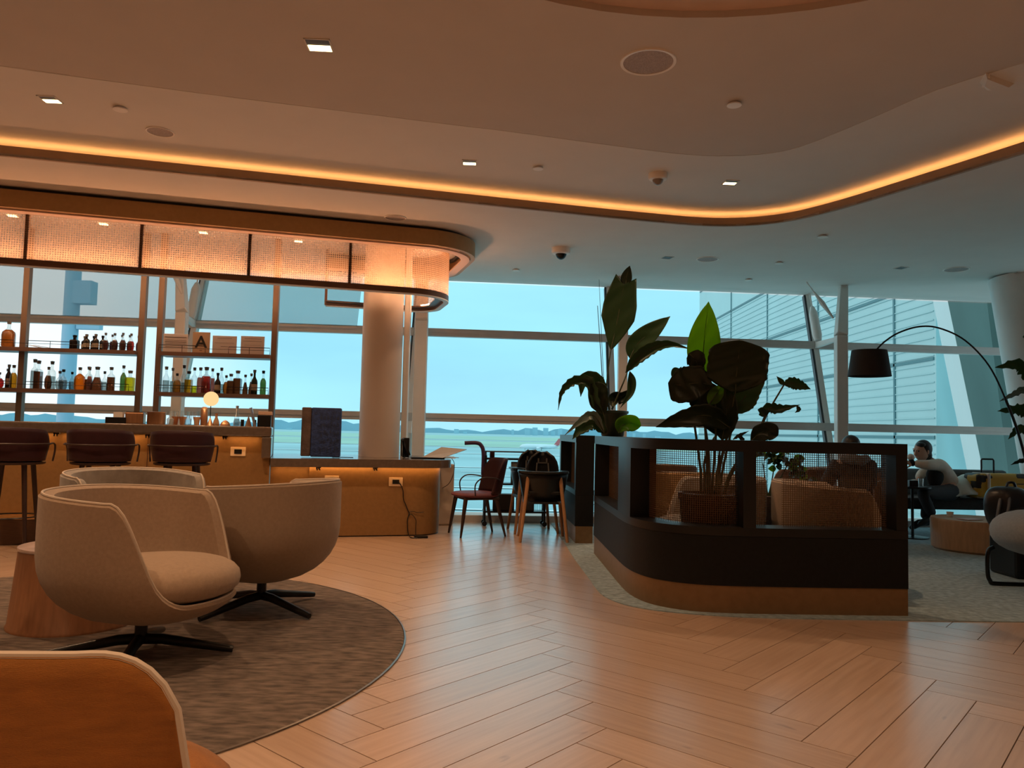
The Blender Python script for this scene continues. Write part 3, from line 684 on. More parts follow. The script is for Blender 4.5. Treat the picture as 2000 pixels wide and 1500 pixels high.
MB().ribbon(stad(.375, -.15, 0)[:22], 2.655, 2.662, .030).build('led_strip', CLED, cn)
ins = stad(.055, -.15, 0)
MB().ribbon(ins, 3.08, 3.097, .10).build('band_lip', mat('pink_lip', (.62, .44, .34), .6), cn, smooth=True)
rail = stad(.26, -.15, 0)
MB().ribbon(rail, 2.61, 2.67, .055).build('bottom_rail', WOODD, cn, smooth=True)
MB().ribbon(rail, 2.598, 2.61, .058).build('rail_underside', WHITEP, cn, smooth=True)
gl = [(a, b + .02) for a, b in stad(.26, -.15, 0)]
MB().ribbon(gl[:26], 2.67, ZC - .002, .004).build('mesh_glass', MESHG, cn, smooth=True)
for px in (-160, 47, 273, 486, 684):
    a_ = AB(onbar(px, 515, fb + .27))[0]
    MB().box((a_, fb + .31, 2.98), (.03, .06, .62)).build('upright', WOODD, cn)
MB().box((-.15, 1.30, 2.95), (.03, .05, .68)).build('upright', WOODD, cn)
for px, py in ((202, 436), (397, 453), (583, 470), (24, 420)):
    p = fl(px, py, ZC); o = thing('canopy_downlight', 'small bright downlight behind the canopy mesh, %s' % {202: 'above the left shelves', 397: 'above the right shelves', 583: 'nearest to the round column', 24: 'at the far left'}[px], 'downlight', p, BA, 'downlights behind the canopy mesh')
    MB().box((0, 0, -.004), (.13, .13, .008)).build('housing', WHITEP, o)
    MB().box((0, 0, -.009), (.085, .085, .004)).build('lens', glow('lens_glow', (1, .74, .35), 9) if 'lens_glow' not in MATS else MATS['lens_glow'], o)
    spot('warm_spot', (p.x, p.y, ZC - .03), 22, 110)

# ------------------------------------------------------------------ bottle shelves
def ysh(X): return 8.75 + .088 * (X + 3.5)
def xsh(px): k = ray(px, 700).x; return k * (8.75 + .088 * 3.5) / (1 - .088 * k)
SZ = (1.94, 1.485)
POSTM = mat('shelf_post', (.24, .17, .12), .45, metal=.3)
SHM = mat('shelf_board', (.20, .12, .085), .4)
def shelf_unit(pxs, lab):
    x0, x1 = xsh(pxs[0]), xsh(pxs[-1]); xm = (x0 + x1) / 2
    r_ = thing('bottle_shelf', lab, 'shelf', (xm, ysh(xm), 0), FA, 'bottle shelves behind the bar')
    k = 1 / math.cos(FA)
    for px in pxs:
        X = (xsh(px) - xm) * k
        MB().box((X, .0, ZC / 2), (.062, .07, ZC)).build('post', POSTM, r_)
    w_ = (x1 - x0) * k
    for z in SZ:
        s_ = MB().box((0, .02, z - .022), (w_ - .05, .27, .044)).build('shelf', SHM, r_)
        mb = MB()
        for (f0, f1) in ((.02, .42), (.62, .98)) if len(pxs) == 2 else ((.02, .22), (.27, .47), (.53, .72), (.78, .97)):
            a_, b_ = -w_ / 2 + w_ * f0, -w_ / 2 + w_ * f1
            mb.tube([(a_, -.105, z), (a_, -.105, z + .075), (b_, -.105, z + .075), (b_, -.105, z)], .004, 5)
            mb.tube([((a_ + b_) / 2, -.105, z), ((a_ + b_) / 2, -.105, z + .075)], .003, 5)
        mb.tube([(-w_ / 2 + .03, -.10, z + .045), (w_ / 2 - .03, -.10, z + .045)], .0025, 5)
        mb.build('gallery_rail', BLACK, s_)
    return r_
shelf_unit((-184, 45, 275), 'open wood and metal bottle shelf at the far left of the bar')
shelf_unit((311, 535), 'open bottle shelf with the white cards and letter A')

# bottles ------------------------------------------------------------
CLEAR = thin('clear_bottle_glass', (.93, .95, .94), .22)
LQ = {'amber': thin('amber_liquid', (.75, .30, .07), .1, diff=.35, dcol=(.50, .22, .07)), 'brown': thin('brown_liquid', (.42, .17, .08), .1, diff=.45, dcol=(.28, .13, .07)), 'dark': thin('dark_glass', (.06, .04, .035), .2, diff=.5, dcol=(.06, .045, .04)),
      'red': thin('red_liquid', (.85, .10, .10), .1, diff=.35, dcol=(.65, .10, .10)), 'maroon': thin('maroon_liquid', (.28, .03, .04), .1, diff=.5, dcol=(.20, .05, .05)), 'green': thin('green_glass', (.35, .55, .25), .2, diff=.35, dcol=(.16, .22, .08)), 'dgreen': thin('dark_green_glass', (.05, .09, .05), .2, diff=.5, dcol=(.04, .06, .035)),
      'yellow': thin('yellow_liquid', (.95, .85, .12), .1, diff=.35, dcol=(.75, .68, .10)), 'gold': thin('gold_liquid', (.85, .50, .08), .1, diff=.35, dcol=(.6, .38, .08)), 'orange': thin('orange_liquid', (1.0, .38, .03), .1, diff=.35, dcol=(.85, .32, .04)), 'clear': thin('clear_liquid', (.62, .68, .68), .1, diff=.25, dcol=(.4, .42, .4)), 'pink': thin('rose_liquid', (.75, .35, .30), .1, diff=.4, dcol=(.5, .27, .22))}
CAPM = {'b': BLACK, 'g': mat('grey_stopper', (.20, .20, .19), .5), 'w': WOODD, 's': mat('steel_pourer', (.5, .5, .5), .3, metal=.9)}
PROF = {'wine': ((.9, 0), (1, .03), (1, .52), (.9, .62), (.45, .74), (.33, .80), (.33, 1)), 'spirit': ((.94, 0), (1, .02), (1, .62), (.85, .70), (.38, .78), (.34, .82), (.34, 1)),
        'round': ((.7, 0), (.92, .1), (1, .30), (.95, .48), (.6, .65), (.28, .74), (.26, 1)), 'square': ((.96, 0), (1, .02), (1, .66), (.92, .71), (.34, .76), (.32, 1)),
        'jug': ((.85, 0), (1, .06), (1, .5), (.9, .62), (.55, .70), (.25, .78), (.22, 1)), 'slope': ((1, 0), (1, .2), (.62, .5), (.36, .72), (.3, .8), (.3, 1))}
def bottle(px, ty, by, wpx, kind, liq, fill, cap, lab, z, Y=None, dy=0., group='bottles on the shelves', name='bottle'):
    X = (xsh(px) if Y is None else ray(px, by).x * Y); y_ = (ysh(X) if Y is None else Y) + dy
    sc_ = y_ / 1500; h = (by - ty) * sc_; rad = wpx * sc_ / 2
    r_ = thing(name, lab, 'bottle', (X, y_, z), random.uniform(0, 6), group)
    prof = PROF[kind]; n_ = 4 if kind == 'square' else 12; hb = h * .93
    P_ = [(a * rad * (1.25 if n_ == 4 else 1), b_ * hb) for a, b_ in prof]
    opaque = liq in ('dark', 'dgreen')
    MB().lathe(P_, n=n_).build('glass_body', LQ[liq] if opaque else CLEAR, r_, smooth=(n_ > 4), bevel=0)
    if n_ == 4: r_.rotation_euler.z = PI / 4 + FA
    if not opaque:
        lp = [(max(a - .003, .002), min(b_ + .003, hb * fill)) for a, b_ in P_ if b_ < hb * fill]
        def rz_(f_):
            for (a, b_), (c_, d_) in zip(P_, P_[1:]):
                if b_ <= f_ * hb <= d_: return a + (c_ - a) * (f_ * hb - b_) / max(d_ - b_, 1e-6)
            return P_[-1][0]
        lp.append((rz_(fill) - .003, hb * fill)); MB().lathe(lp, n=n_).build('liquid', LQ[liq], r_, smooth=(n_ > 4))
    else:
        MB().lathe([(rad * 1.01, h * .16), (rad * 1.01, h * .42)], n=n_, cap=False).build('paper_label', mat('cream_label', (.42, .36, .27), .8) if 'cream_label' not in MATS else MATS['cream_label'], r_)
    nr = P_[-1][0] + .004
    MB().lathe([(nr, hb - .012), (nr * 1.1, hb + .01), (nr * 1.25, h), (nr * .5, h + .004)], n=8).build('stopper', CAPM[cap], r_)
z1, z2 = SZ
D_ = [
 (14, 624, 676, 25, 'jug', 'amber', .72, 'g', 'big round amber jug bottle on the top shelf, far left', z1, 0),
 (144, 650, 678, 15, 'square', 'dark', 1, 'b', 'square dark bottle at the left end of the dark row on the top shelf', z1, 0),
 (161, 651, 678, 12, 'spirit', 'dark', 1, 'g', 'second dark bottle from the left in the row on the top left shelf', z1, .03),
 (170, 648, 678, 12, 'spirit', 'dark', 1, 'g', 'third dark bottle from the left in the row on the top left shelf', z1, -.03),
 (178, 650, 678, 12, 'spirit', 'dark', 1, 'b', 'fourth dark bottle from the left in the row on the top left shelf', z1, .04),
 (187, 648, 679, 12, 'spirit', 'dark', 1, 'g', 'fifth dark bottle from the left in the row on the top left shelf', z1, -.02),
 (196, 650, 679, 11, 'spirit', 'dark', 1, 'b', 'sixth and last black bottle of the row on the top left shelf', z1, .03),
 (207, 646, 680, 12, 'round', 'maroon', .62, 's', 'round maroon bottle just right of the black bottles, top left shelf', z1, -.03),
 (214, 648, 680, 11, 'round', 'maroon', .62, 's', 'second maroon bottle right of the black bottles, top left shelf', z1, .04),
 (224, 646, 680, 13, 'round', 'maroon', .66, 's', 'third maroon bottle right of the black bottles, with clear shoulders', z1, -.02),
 (233, 648, 680, 11, 'round', 'brown', .62, 's', 'fourth bottle right of the black ones, brown and clear, top left shelf', z1, .04),
 (241, 646, 681, 12, 'round', 'maroon', .64, 's', 'fifth bottle right of the black ones, tall pourer, top left shelf', z1, -.03),
 (249, 649, 681, 11, 'round', 'maroon', .64, 's', 'sixth bottle right of the black ones, top left shelf', z1, .03),
 (257, 647, 681, 12, 'round', 'red', .60, 's', 'reddest bottle near the right post of the top left shelf', z1, -.03),
 (266, 651, 682, 9, 'round', 'maroon', .62, 's', 'last bottle against the right post of the top left shelf', z1, .03),
 (4, 722, 752, 18, 'round', 'red', .66, 'g', 'squat round red bottle at the very left of the lower shelf', z2, -.03),
 (10, 714, 752, 8, 'wine', 'clear', .6, 'g', 'thin clear bottle behind the squat red bottle', z2, .06),
 (17, 706, 752, 11, 'wine', 'dark', 1, 'g', 'dark wine bottle left of the yellow bottle, lower left shelf', z2, .02),
 (31, 707, 752, 13, 'wine', 'gold', .72, 'g', 'golden wine bottle left of the shelf post, lower left shelf', z2, -.02),
 (66, 698, 756, 14, 'spirit', 'clear', .66, 'g', 'tall clear bottle just right of the shelf post, lower left shelf', z2, .03),
 (80, 701, 756, 14, 'square', 'brown', .66, 'g', 'brown square bottle beside the tall clear one, lower left shelf', z2, -.03),
 (98, 701, 756, 14, 'spirit', 'clear', .5, 'g', 'tall clear bottle behind the rounded brown one, lower left shelf', z2, .05),
 (101, 713, 756, 14, 'round', 'brown', .66, 'g', 'rounded brown bottle with short neck, lower left shelf', z2, -.04),
 (117, 721, 757, 15, 'round', 'clear', .5, 'g', 'squat clear bottle in the middle of the lower left shelf', z2, .02),
 (129, 718, 757, 16, 'round', 'clear', .5, 'b', 'squat clear bottle with black cap and dark badge, lower left shelf', z2, -.03),
 (139, 722, 757, 12, 'round', 'clear', .5, 'b', 'small clear bottle left of the orange bottle', z2, .04),
 (160, 714, 758, 21, 'jug', 'orange', .78, 'g', 'bright orange round bottle on the lower left shelf', z2, -.02),
 (173, 712, 758, 14, 'spirit', 'brown', .5, 'g', 'half full brown bottle right behind the orange bottle', z2, .03),
 (182, 714, 758, 9, 'wine', 'pink', .66, 'g', 'slim rose coloured bottle between the brown bottles', z2, -.05),
 (193, 712, 758, 22, 'slope', 'brown', .60, 'g', 'wide sloping brown bottle on the lower left shelf', z2, -.01),
 (201, 720, 758, 12, 'round', 'clear', .5, 'g', 'small clear bottle behind the wide sloping brown one', z2, .06),
 (221, 713, 759, 15, 'spirit', 'brown', .62, 'g', 'brown and clear spirit bottle standing alone, lower left shelf', z2, -.02),
 (243, 709, 759, 12, 'wine', 'green', .78, 'g', 'green wine bottle left of the yellow bottle, lower left shelf', z2, 0),
 (259, 720, 760, 17, 'square', 'yellow', .72, 'g', 'bright yellow square bottle against the right post', z2, -.03),
 (328, 712, 762, 13, 'wine', 'clear', .5, 'g', 'leftmost clear bottle on the right bottle shelf', z2, -.02),
 (336, 714, 762, 10, 'wine', 'clear', .5, 'g', 'second clear bottle from the left on the right bottle shelf', z2, .04),
 (351, 726, 763, 16, 'jug', 'gold', .70, 'b', 'squat dark gold bottle with black stopper, right bottle shelf', z2, -.04),
 (358, 709, 763, 12, 'wine', 'clear', .4, 'b', 'tall clear bottle with black top, right bottle shelf', z2, .04),
 (373, 722, 764, 14, 'square', 'gold', .66, 'b', 'square gold bottle with black stopper, right bottle shelf', z2, -.03),
 (378, 714, 764, 12, 'spirit', 'yellow', .3, 'g', 'clear bottle with a little yellow liquid behind the square gold one', z2, .05),
 (394, 715, 765, 13, 'wine', 'pink', .66, 'g', 'rose brown bottle left of the red one, right bottle shelf', z2, -.01),
 (400, 714, 765, 12, 'wine', 'clear', .5, 'g', 'clear bottle behind the rose brown and red bottles', z2, .06),
 (407, 714, 765, 18, 'spirit', 'red', .70, 'g', 'bright red bottle in the middle of the right bottle shelf', z2, -.03),
 (414, 716, 765, 10, 'spirit', 'pink', .66, 'g', 'slim rose bottle just right of the bright red one', z2, .04),
 (430, 726, 766, 12, 'wine', 'dark', 1, 'b', 'black wine bottle with cream label right of the red bottle', z2, -.04),
 (431, 715, 766, 12, 'wine', 'clear', .4, 'g', 'tall clear bottle behind the black wine bottle', z2, .05),
 (444, 730, 766, 13, 'round', 'amber', .7, 'g', 'short amber bottle with glowing shoulder, right bottle shelf', z2, 0),
 (455, 728, 767, 13, 'square', 'brown', .7, 'g', 'square brown bottle right of the short amber one', z2, -.03),
 (465, 721, 767, 16, 'square', 'brown', .72, 'g', 'larger square brown bottle with tall stopper, right bottle shelf', z2, .02),
 (483, 730, 768, 11, 'slope', 'brown', .66, 'g', 'small sloping brown bottle left of the tall dark green one', z2, -.03),
 (491, 727, 768, 11, 'slope', 'brown', .66, 'g', 'second sloping brown bottle beside the tall dark green one', z2, .03),
 (500, 720, 768, 12, 'wine', 'dgreen', 1, 'g', 'tall dark green wine bottle near the right end of the shelf', z2, -.02),
 (516, 722, 769, 12, 'wine', 'green', .74, 'b', 'olive green wine bottle at the right end of the shelf', z2, 0),
]
for (px, ty, by, wp, kd, lq, fi, cpp, lab, z, dy) in D_: bottle(px, ty, by, wp, kd, lq, fi, cpp, lab, z, dy=dy)
# folded papers on the left top shelf
def onshelf(px, dy=0.): X = xsh(px); return Vector((X, ysh(X) + dy, 0))
for i, (px, a_) in enumerate(((72, .25), (86, -.15))):
    p = onshelf(px, -.02); o = MB().box((0, 0, .014), (.13, .18, .004), M=Matrix.Rotation(R(12 if i == 0 else 8), 3, 'Y')).build('menu_card', NAPK, loc=(p.x, p.y, z1 + .004)); tag(o, ('left' if i == 0 else 'right') + ' one of two loose menu cards lying on the top left shelf', 'card', 'loose menu cards')
# standing cards
def card(px0, px1, ty, by, lab, lines, letter=False):
    pm = (px0 + px1) / 2; p = onshelf(pm, -.04); s_ = p.y / 1500; wd = (px1 - px0) * s_; h = (by - ty) * s_
    r_ = thing('framed_sign' if letter else 'framed_notice', lab, 'sign', (p.x, p.y, z1 + .002), FA, 'standing cards on the right top shelf')
    MB().box((0, 0, h / 2), (wd, .012, h)).build('card_face', PAPER if not letter else mat('tan_card', (.55, .40, .27), .7), r_, bevel=.003)
    mb = MB()
    for (fy, fx, th) in lines: mb.box((0, -.0075, h * fy), (wd * fx, .002, th))
    if lines: mb.build('text_lines', PAPERD, r_)
    MB().bar((-wd * .3, .006, h * .5), (-wd * .3, .09, .0), .01).bar((wd * .3, .006, h * .5), (wd * .3, .09, .0), .01).build('easel_foot', BLACK, r_)
    if letter:
        cu = bpy.data.curves.new('letter', 'FONT'); cu.body = 'A'; cu.size = h * .80; cu.align_x = 'CENTER'; cu.extrude = .001; cu.offset = .0035
        tmp = bpy.data.objects.new('tmp', cu); C.objects.link(tmp); dg = bpy.context.evaluated_depsgraph_get(); lm = bpy.data.meshes.new_from_object(tmp.evaluated_get(dg)); bpy.data.objects.remove(tmp)
        o = bpy.data.objects.new('letter', lm); C.objects.link(o); o.parent = r_; o.location = (0, -.009, h * .26); o.rotation_euler = (R(90), 0, 0); lm.materials.clear(); lm.materials.append(INK)
card(321, 368, 652, 688, 'white notice card with dark printed lines, leftmost on the top shelf', ((.82, .86, .006), (.66, .86, .004), (.56, .86, .005), (.46, .8, .003), (.3, .8, .003)))
card(378, 411, 646, 687, 'tan card showing a large black letter A', ((.07, .0, .001), (.12, .16, .006)), True)
card(417, 463, 655, 690, 'plain white notice card right of the letter A', ((.86, .6, .003), (.6, .8, .002), (.4, .3, .004)))
card(472, 517, 657, 693, 'plain white notice card at the right end of the top shelf', ((.86, .7, .003), (.72, .8, .003), (.5, .7, .002)))

# ------------------------------------------------------------------ things on the bar top
ZB = 1.122
def ont(px, b): P = B(0, b); k = ray(px, 830).x; Y = (P.y - math.tan(BA) * P.x) / (1 - math.tan(BA) * k); return Vector((k * Y, Y, ZB))
def sz(p): return p.y / 1500
def lathe_thing(name, lab, cat, px, b, prof, m, group=None, z=None, n=20, smooth=True):
    p = ont(px, b); s_ = sz(p); o = MB().lathe([(r_ * s_, h * s_) for r_, h in prof], n=n).build(name, m, loc=(p.x, p.y, ZB if z is None else z), smooth=smooth); return tag(o, lab, cat, group)
p = ont(228, .0); s_ = sz(p)
r_ = thing('napkin_tray', 'low black tray holding a stack of white napkins on the bar', 'tray', p, BA)
MB().box((0, 0, 6 * s_), (36 * s_, .14, 12 * s_)).build('tray', BLACK, r_, bevel=.004)
MB().box((3 * s_, 0, 17 * s_), (16 * s_, .10, 10 * s_)).build('napkin_stack', NAPK, r_)
p = ont(264, .03); r_ = thing('copper_bucket', 'square copper bucket on the bar between napkin tray and round bucket', 'bucket', p, BA)
MB().box((0, 0, 11 * s_), (33 * s_, .15, 22 * s_)).build('body', COPPER, r_, bevel=.01); MB().box((0, 0, 22.5 * s_), (30 * s_, .13, 1.5 * s_)).build('lid', WOODD, r_)
lathe_thing('ice_bucket', 'round ribbed copper ice bucket on the bar', 'bucket', 305, .02, ((16, 0), (17, 1), (17, 21), (17.6, 22), (17.6, 24), (12, 24.5)), COPPER)
GL = thin('drinking_glass', (.90, .93, .93), .3, diff=.06, dcol=(.8, .85, .85)); AMB = LQ['amber']
FROST = thin('frosted_glass', (.85, .9, .9), .2, diff=.35, dcol=(.75, .78, .78))
CONE = thin('copper_tinted_glass', (.80, .45, .25), .3, diff=.4, dcol=(.55, .28, .14))
for i, (px, m_, lab) in enumerate(((332, FROST, 'small frosted tumbler right of the round ice bucket'), (367, thin('blue_tint_glass', (.70, .88, .95), .3, diff=.2, dcol=(.6, .8, .9)), 'pale blue tumbler between the copper shot cups'))):
    lathe_thing('tumbler', lab, 'glass', px, -.02, ((5, 0), (6, 1), (6.5, 11), (3, 14), (2.4, 26)), m_, 'tumblers on the bar')
for i, (px, dy, lab) in enumerate(((342, .03, 'left'), (356, -.02, 'middle'), (384, .0, 'right'))):
    lathe_thing('shot_cup', lab + ' one of three copper coloured cups among the bar glasses', 'cup', px, dy, ((4, 0), (4.5, 1), (5.5, 10), (7.5, 16)), CONE, 'copper coloured cups on the bar')
for i, (px, dy) in enumerate(((338, .12), (345, .10), (355, .12), (362, .10), (372, .12), (379, .09), (388, .12))):
    lathe_thing('champagne_flute', 'tall slim clear glass flute standing behind the copper cups, place %d counted from the left' % (i + 1) if False else 'slim clear flute behind the cups, the %s from the left' % ('first second third fourth fifth sixth seventh'.split()[i]), 'glass', px, dy, ((4, 0), (.7, 1), (.7, 7), (2.4, 12), (2.8, 27)), GL, 'clear flutes on the bar')
lathe_thing('cocktail_shaker', 'tall copper cocktail shaker left of the globe lamp', 'shaker', 398, .06, ((6, 0), (6.6, 1), (7.2, 30), (6, 34), (3, 36)), COPPER)
p = ont(410, -.03); s_ = sz(p); r_ = thing('globe_lamp', 'small table lamp with a glowing white globe on the bar', 'lamp', p)
MB().lathe([(6.5 * s_, 0), (5.5 * s_, 2 * s_), (1.2 * s_, 14 * s_), (.9 * s_, 15 * s_)], n=20).build('base', COPPER, r_, smooth=True)
MB().lathe([(.9 * s_, 13 * s_), (.9 * s_, 40 * s_)], n=8).build('stem', BLACK, r_)
MB().ball((0, 0, 52 * s_), 14.2 * s_, 28, 18).build('globe_shade', glow('globe_glow', (1, .66, .30), 1.05), r_, smooth=True)
l = bpy.data.lights.new('globe_bulb', 'POINT'); l.energy = 3; l.color = WARM; l.shadow_soft_size = .09; o = bpy.data.objects.new('globe_bulb', l); C.objects.link(o); o.location = p + Vector((0, -.11, 52 * s_))
lathe_thing('carafe', 'small bulbous glass carafe just right of the globe lamp', 'carafe', 422, .0, ((6.2, 0), (6.4, 2), (5, 9), (2.4, 16), (3.0, 24)), CONE)
lathe_thing('lemon_squeezer', 'copper domed squeezer on the bar between carafe and clear bottle', 'squeezer', 440, -.03, ((9.5, 0), (9.2, 3), (7, 7), (3, 10), (.4, 11)), COPPER)
p = ont(462, -.02); bottle(462, 793, 832, 13, 'slope', 'clear', .4, 'g', 'clear cone shaped bottle with a pourer on the bar top', ZB, Y=p.y, group='bottles on the bar top')
for px, lab in ((473, 'left'), (497, 'right')): lathe_thing('drinks_can', lab + ' one of two small black cans behind the copper pyramid', 'can', px, .08, ((3.2, 0), (3.4, 1), (3.4, 12), (3, 13)), BLACK, 'black cans on the bar')
lathe_thing('jigger', 'copper cone shaped jigger on the bar near the black box', 'jigger', 485, .0, ((7, 0), (6.5, 1), (1.2, 18), (.6, 19)), COPPER, n=4, smooth=False)
p = ont(491, -.04); s_ = sz(p); tag(MB().bar((6 * s_, 0, 0), (-4 * s_, 0, 36 * s_), .018, .01).bar((8 * s_, 0.012, 0), (-2 * s_, 0.012, 37 * s_), .012, .01).build('serving_tongs', mat('steel', (.55, .56, .6), .3, metal=.8), loc=p), 'steel tongs leaning upright beside the black box', 'tongs')
p = ont(516, .02); r_ = thing('black_box', 'black box with a wooden lid at the end of the bar top', 'box', p, BA); s_ = sz(p)
MB().box((0, 0, 11 * s_), (25 * s_, .14, 22 * s_)).build('body', BLACK, r_, bevel=.003); MB().box((1.5 * s_, 0, 26 * s_), (26 * s_, .15, 7 * s_)).build('lid', mat('lid_wood', (.62, .42, .30), .5), r_, bevel=.006)

# ------------------------------------------------------------------ things on the low counter
NAVY = mat('navy_relief', (.022, .055, .19), .6, var=.4, vscale=30, bump=.8, bscale=70)
p = onbar(627, 893, .18); s_ = p.y / 1500; r_ = thing('decor_block', 'dark blue textured block with a grey brown side on the low counter', 'sculpture', (p.x, p.y, ZL1 + .001), BA - .1)
rows = MB(); rows.box((.045, 0, 49 * s_), (56 * s_, .16, 95 * s_)); rows.build('blue_face', NAVY, r_, bevel=.012, seg=3)
MB().box((-29 * s_, .005, 49.5 * s_), (18 * s_, .17, 94 * s_)).build('brown_side', mat('grey_brown_side', (.12, .085, .07), .8, var=.3, vscale=12, bump=.5, bscale=60), r_, bevel=.012, seg=3)
mb = MB(); rs = random.Random(3)
for row in range(5):
    for k in range(6):
        x_ = .0 + k * .034 - .05; zc_ = (16 + row * 15.5) * s_; 
        for st in range(3): mb.box((x_ + .045 + rs.uniform(-.01, .01), -.082, zc_ + rs.uniform(-.02, .02)), (.006 if st else .02, .006, .035 if st else .006))
mb.build('relief_pattern', mat('navy_raised', (.03, .05, .11), .6), r_)
p = onbar(665, 894, .25); tag(MB().bar((-.09, 0, .004), (.13, .03, .004), .012, .006).build('black_pen', BLACK, loc=(p.x, p.y, ZL1)), 'thin black pen on the low counter beside the blue block', 'pen')
p = onbar(792, 893, .35); r_ = thing('card_terminal', 'tilted black payment tablet on a stand behind the round column', 'tablet', (p.x, p.y, ZL1), .3); s_ = p.y / 1500
MB().bar((-6 * s_, 0, 38 * s_), (7 * s_, .0, 6 * s_), .13, .014, hint=Vector((1, 0, .3))).build('screen', BLACK, r_)
MB().bar((-8.5 * s_, .03, 36 * s_), (-7 * s_, .03, 3 * s_), .012).bar((-6 * s_, .02, 34 * s_), (-1 * s_, .05, .5 * s_), .012).build('stand', BLACK, r_)
MB().box((3 * s_, .1, 20 * s_), (13 * s_, .012, 38 * s_)).build('back_panel', BLACK, r_)
p = onbar(800, 893, .5); tag(MB().box((0, 0, .14), (.035, .05, .28)).build('leaflet_holder', FROST, loc=(p.x, p.y, ZL1)), 'clear upright leaflet holder beside the payment tablet', 'holder')
def onl(px, py): return fl(px, py, ZL1)
p = onl(856, 897); tag(MB().add([(-.17, -.06, .02), (.06, -.10, .02), (.30, .15, .11), (.02, .12, .13)], [(0, 1, 2, 3)]).build('menu_sheet', mat('grey_sheet', (.40, .39, .38), .7), loc=(p.x, p.y, ZL1 + .0), solid=.004), 'stiff grey menu sheet propped up at the end of the low counter', 'sheet')
tag(MB().box((0, 0, .008), (.36, .16, .016), rz=.2).build('black_folder', BLACK, loc=(onl(835, 896).x, onl(835, 896).y, ZL1)), 'flat black folder under the grey menu sheet', 'folder')
for i, (px, py, rz_) in enumerate(((872, 895, .1), (868, 893, -.3), (876, 896.5, .5))):
    p = onl(px, py); tag(MB().box((0, 0, .003 + i * .007), (.20, .12, .005), rz=rz_).build('paper_leaflet', NAPK, loc=(p.x, p.y, ZL1)), ('bottom', 'middle', 'top')[i] + ' sheet of the white leaflets fanned at the counter corner', 'leaflet', 'white leaflets')
# ================================================================== SEATING
def lounge(name, label, fab, loc, rz, basecol=BLACK, legrot=None, group='swivel lounge chairs'):
    r_ = thing(name, label, 'chair', loc, rz, group)
    Rm = .443; NT = 96
    def rimz(x):          # rim height seen from the side, x towards the front
        if x < .06: return .785 - .03 * (x + .44) / .46
        if x < .38:
            t = (x - .06) / .32; s = t ** 3 * (t * (6 * t - 15) + 10); return .755 + (.285 - .755) * s
        return .285 - .01 * (x - .38)
    def rad(z, c):
        s = min(1, max(0, (z - .175) / (.36 if c < 0 else .36 - .20 * c))); return Rm * (1 - (1 - s) ** 2.3) ** (1 / 2.3)
    def pt(th, z, inset=0.):
        c, s = math.cos(th), math.sin(th); ra = max(.02, rad(z, c) - inset); k = (abs(c) ** 2.25 + abs(s) ** 2.25) ** (-1 / 2.25)
        return Vector((ra * c * k * (1 if c < 0 else .98), ra * s * k * .985, z))
    ths = [2 * PI * k / NT for k in range(NT)]
    rims = []
    for th in ths:
        z = .6
        for _ in range(8):
            x = pt(th, z).x; z = z * .5 + rimz(x) * .5
        rims.append(z)
    rows = []; rimrow = []
    for i in range(13):
        t = i / 12; row = []
        for k, th in enumerate(ths):
            zz = .176 + (rims[k] - .176) * (t ** 1.5); row.append(pt(th, zz))
        rows.append(row)
    outer_ = rows[:]
    top1 = []; top2 = []; inn = []
    for k, th in enumerate(ths):
        top1.append(pt(th, rims[k], .015) + Vector((0, 0, .012))); top2.append(pt(th, rims[k], .045) + Vector((0, 0, .008)))
    inr = []
    for i in range(7):
        t = i / 6; inr.append([pt(th, rims[k] + (min(rims[k] - .01, .30) - rims[k]) * t, .062 + .05 * t * (1 if math.cos(th) < 0 else .3)) for k, th in enumerate(ths)])
    mb = MB(); mb.sheet(outer_ + [top1], closed=True); c0 = len(mb.v); mb.v.append(Vector((0, 0, .174))); 
    for k in range(NT): mb.f.append([c0, (k + 1) % NT, k])
    sh = mb.build('shell', fab, r_, smooth=True)
    mb = MB(); mb.sheet([[p + Vector((0, 0, 0)) for p in top1], top2] + inr, closed=True); c0 = len(mb.v); mb.v.append(Vector((0, 0, .29))); L0 = (len(inr) + 1) * NT
    for k in range(NT): mb.f.append([c0, L0 + k, L0 + (k + 1) % NT])
    mb.build('inner_padding', fab, r_, smooth=True)
    MB().tube([p + Vector((0, 0, .002)) for p in top1], .006, 6, closed=True).build('piping', PIPE, r_, smooth=True)
    mb = MB(); prof = []
    N = 48; rw = []
    for i in range(13):
        a = -PI / 2 + PI * i / 12; rr = max(.001, abs(math.cos(a)) ** .55); z = .375 + .095 * math.copysign(abs(math.sin(a)) ** .8, math.sin(a))
        rw.append([Vector((.075 + .375 * rr * math.cos(t), .375 * rr * math.sin(t), z + .012 * (1 - rr * rr))) for t in [2 * PI * k / N for k in range(N)]])
    mb.sheet(rw, closed=True); mb.build('seat_cushion', fab, r_, smooth=True)
    sr = legrot if legrot is not None else R(11) - rz
    MB().lathe([(.03, .08), (.028, .19)], n=16).build('swivel_column', basecol, r_, smooth=True)
    for k in range(4):
        a = sr + k * PI / 2; d = Vector((math.cos(a), math.sin(a), 0))
        MB().tube([d * .0 + Vector((0, 0, .088)), d * .10 + Vector((0, 0, .083)), d * .38 + Vector((0, 0, .032)), d * .425 + Vector((0, 0, .024))], [.027, .025, .019, .016], 10).build('base_leg', basecol, r_, smooth=True)
    return r_
ZR = .011
chA = lounge('swivel_chair', 'beige swivel chair facing right beside the drum table, nearest to the viewer', FAB, (-1.755, 3.76, ZR), R(-6), legrot=R(11 + 6))
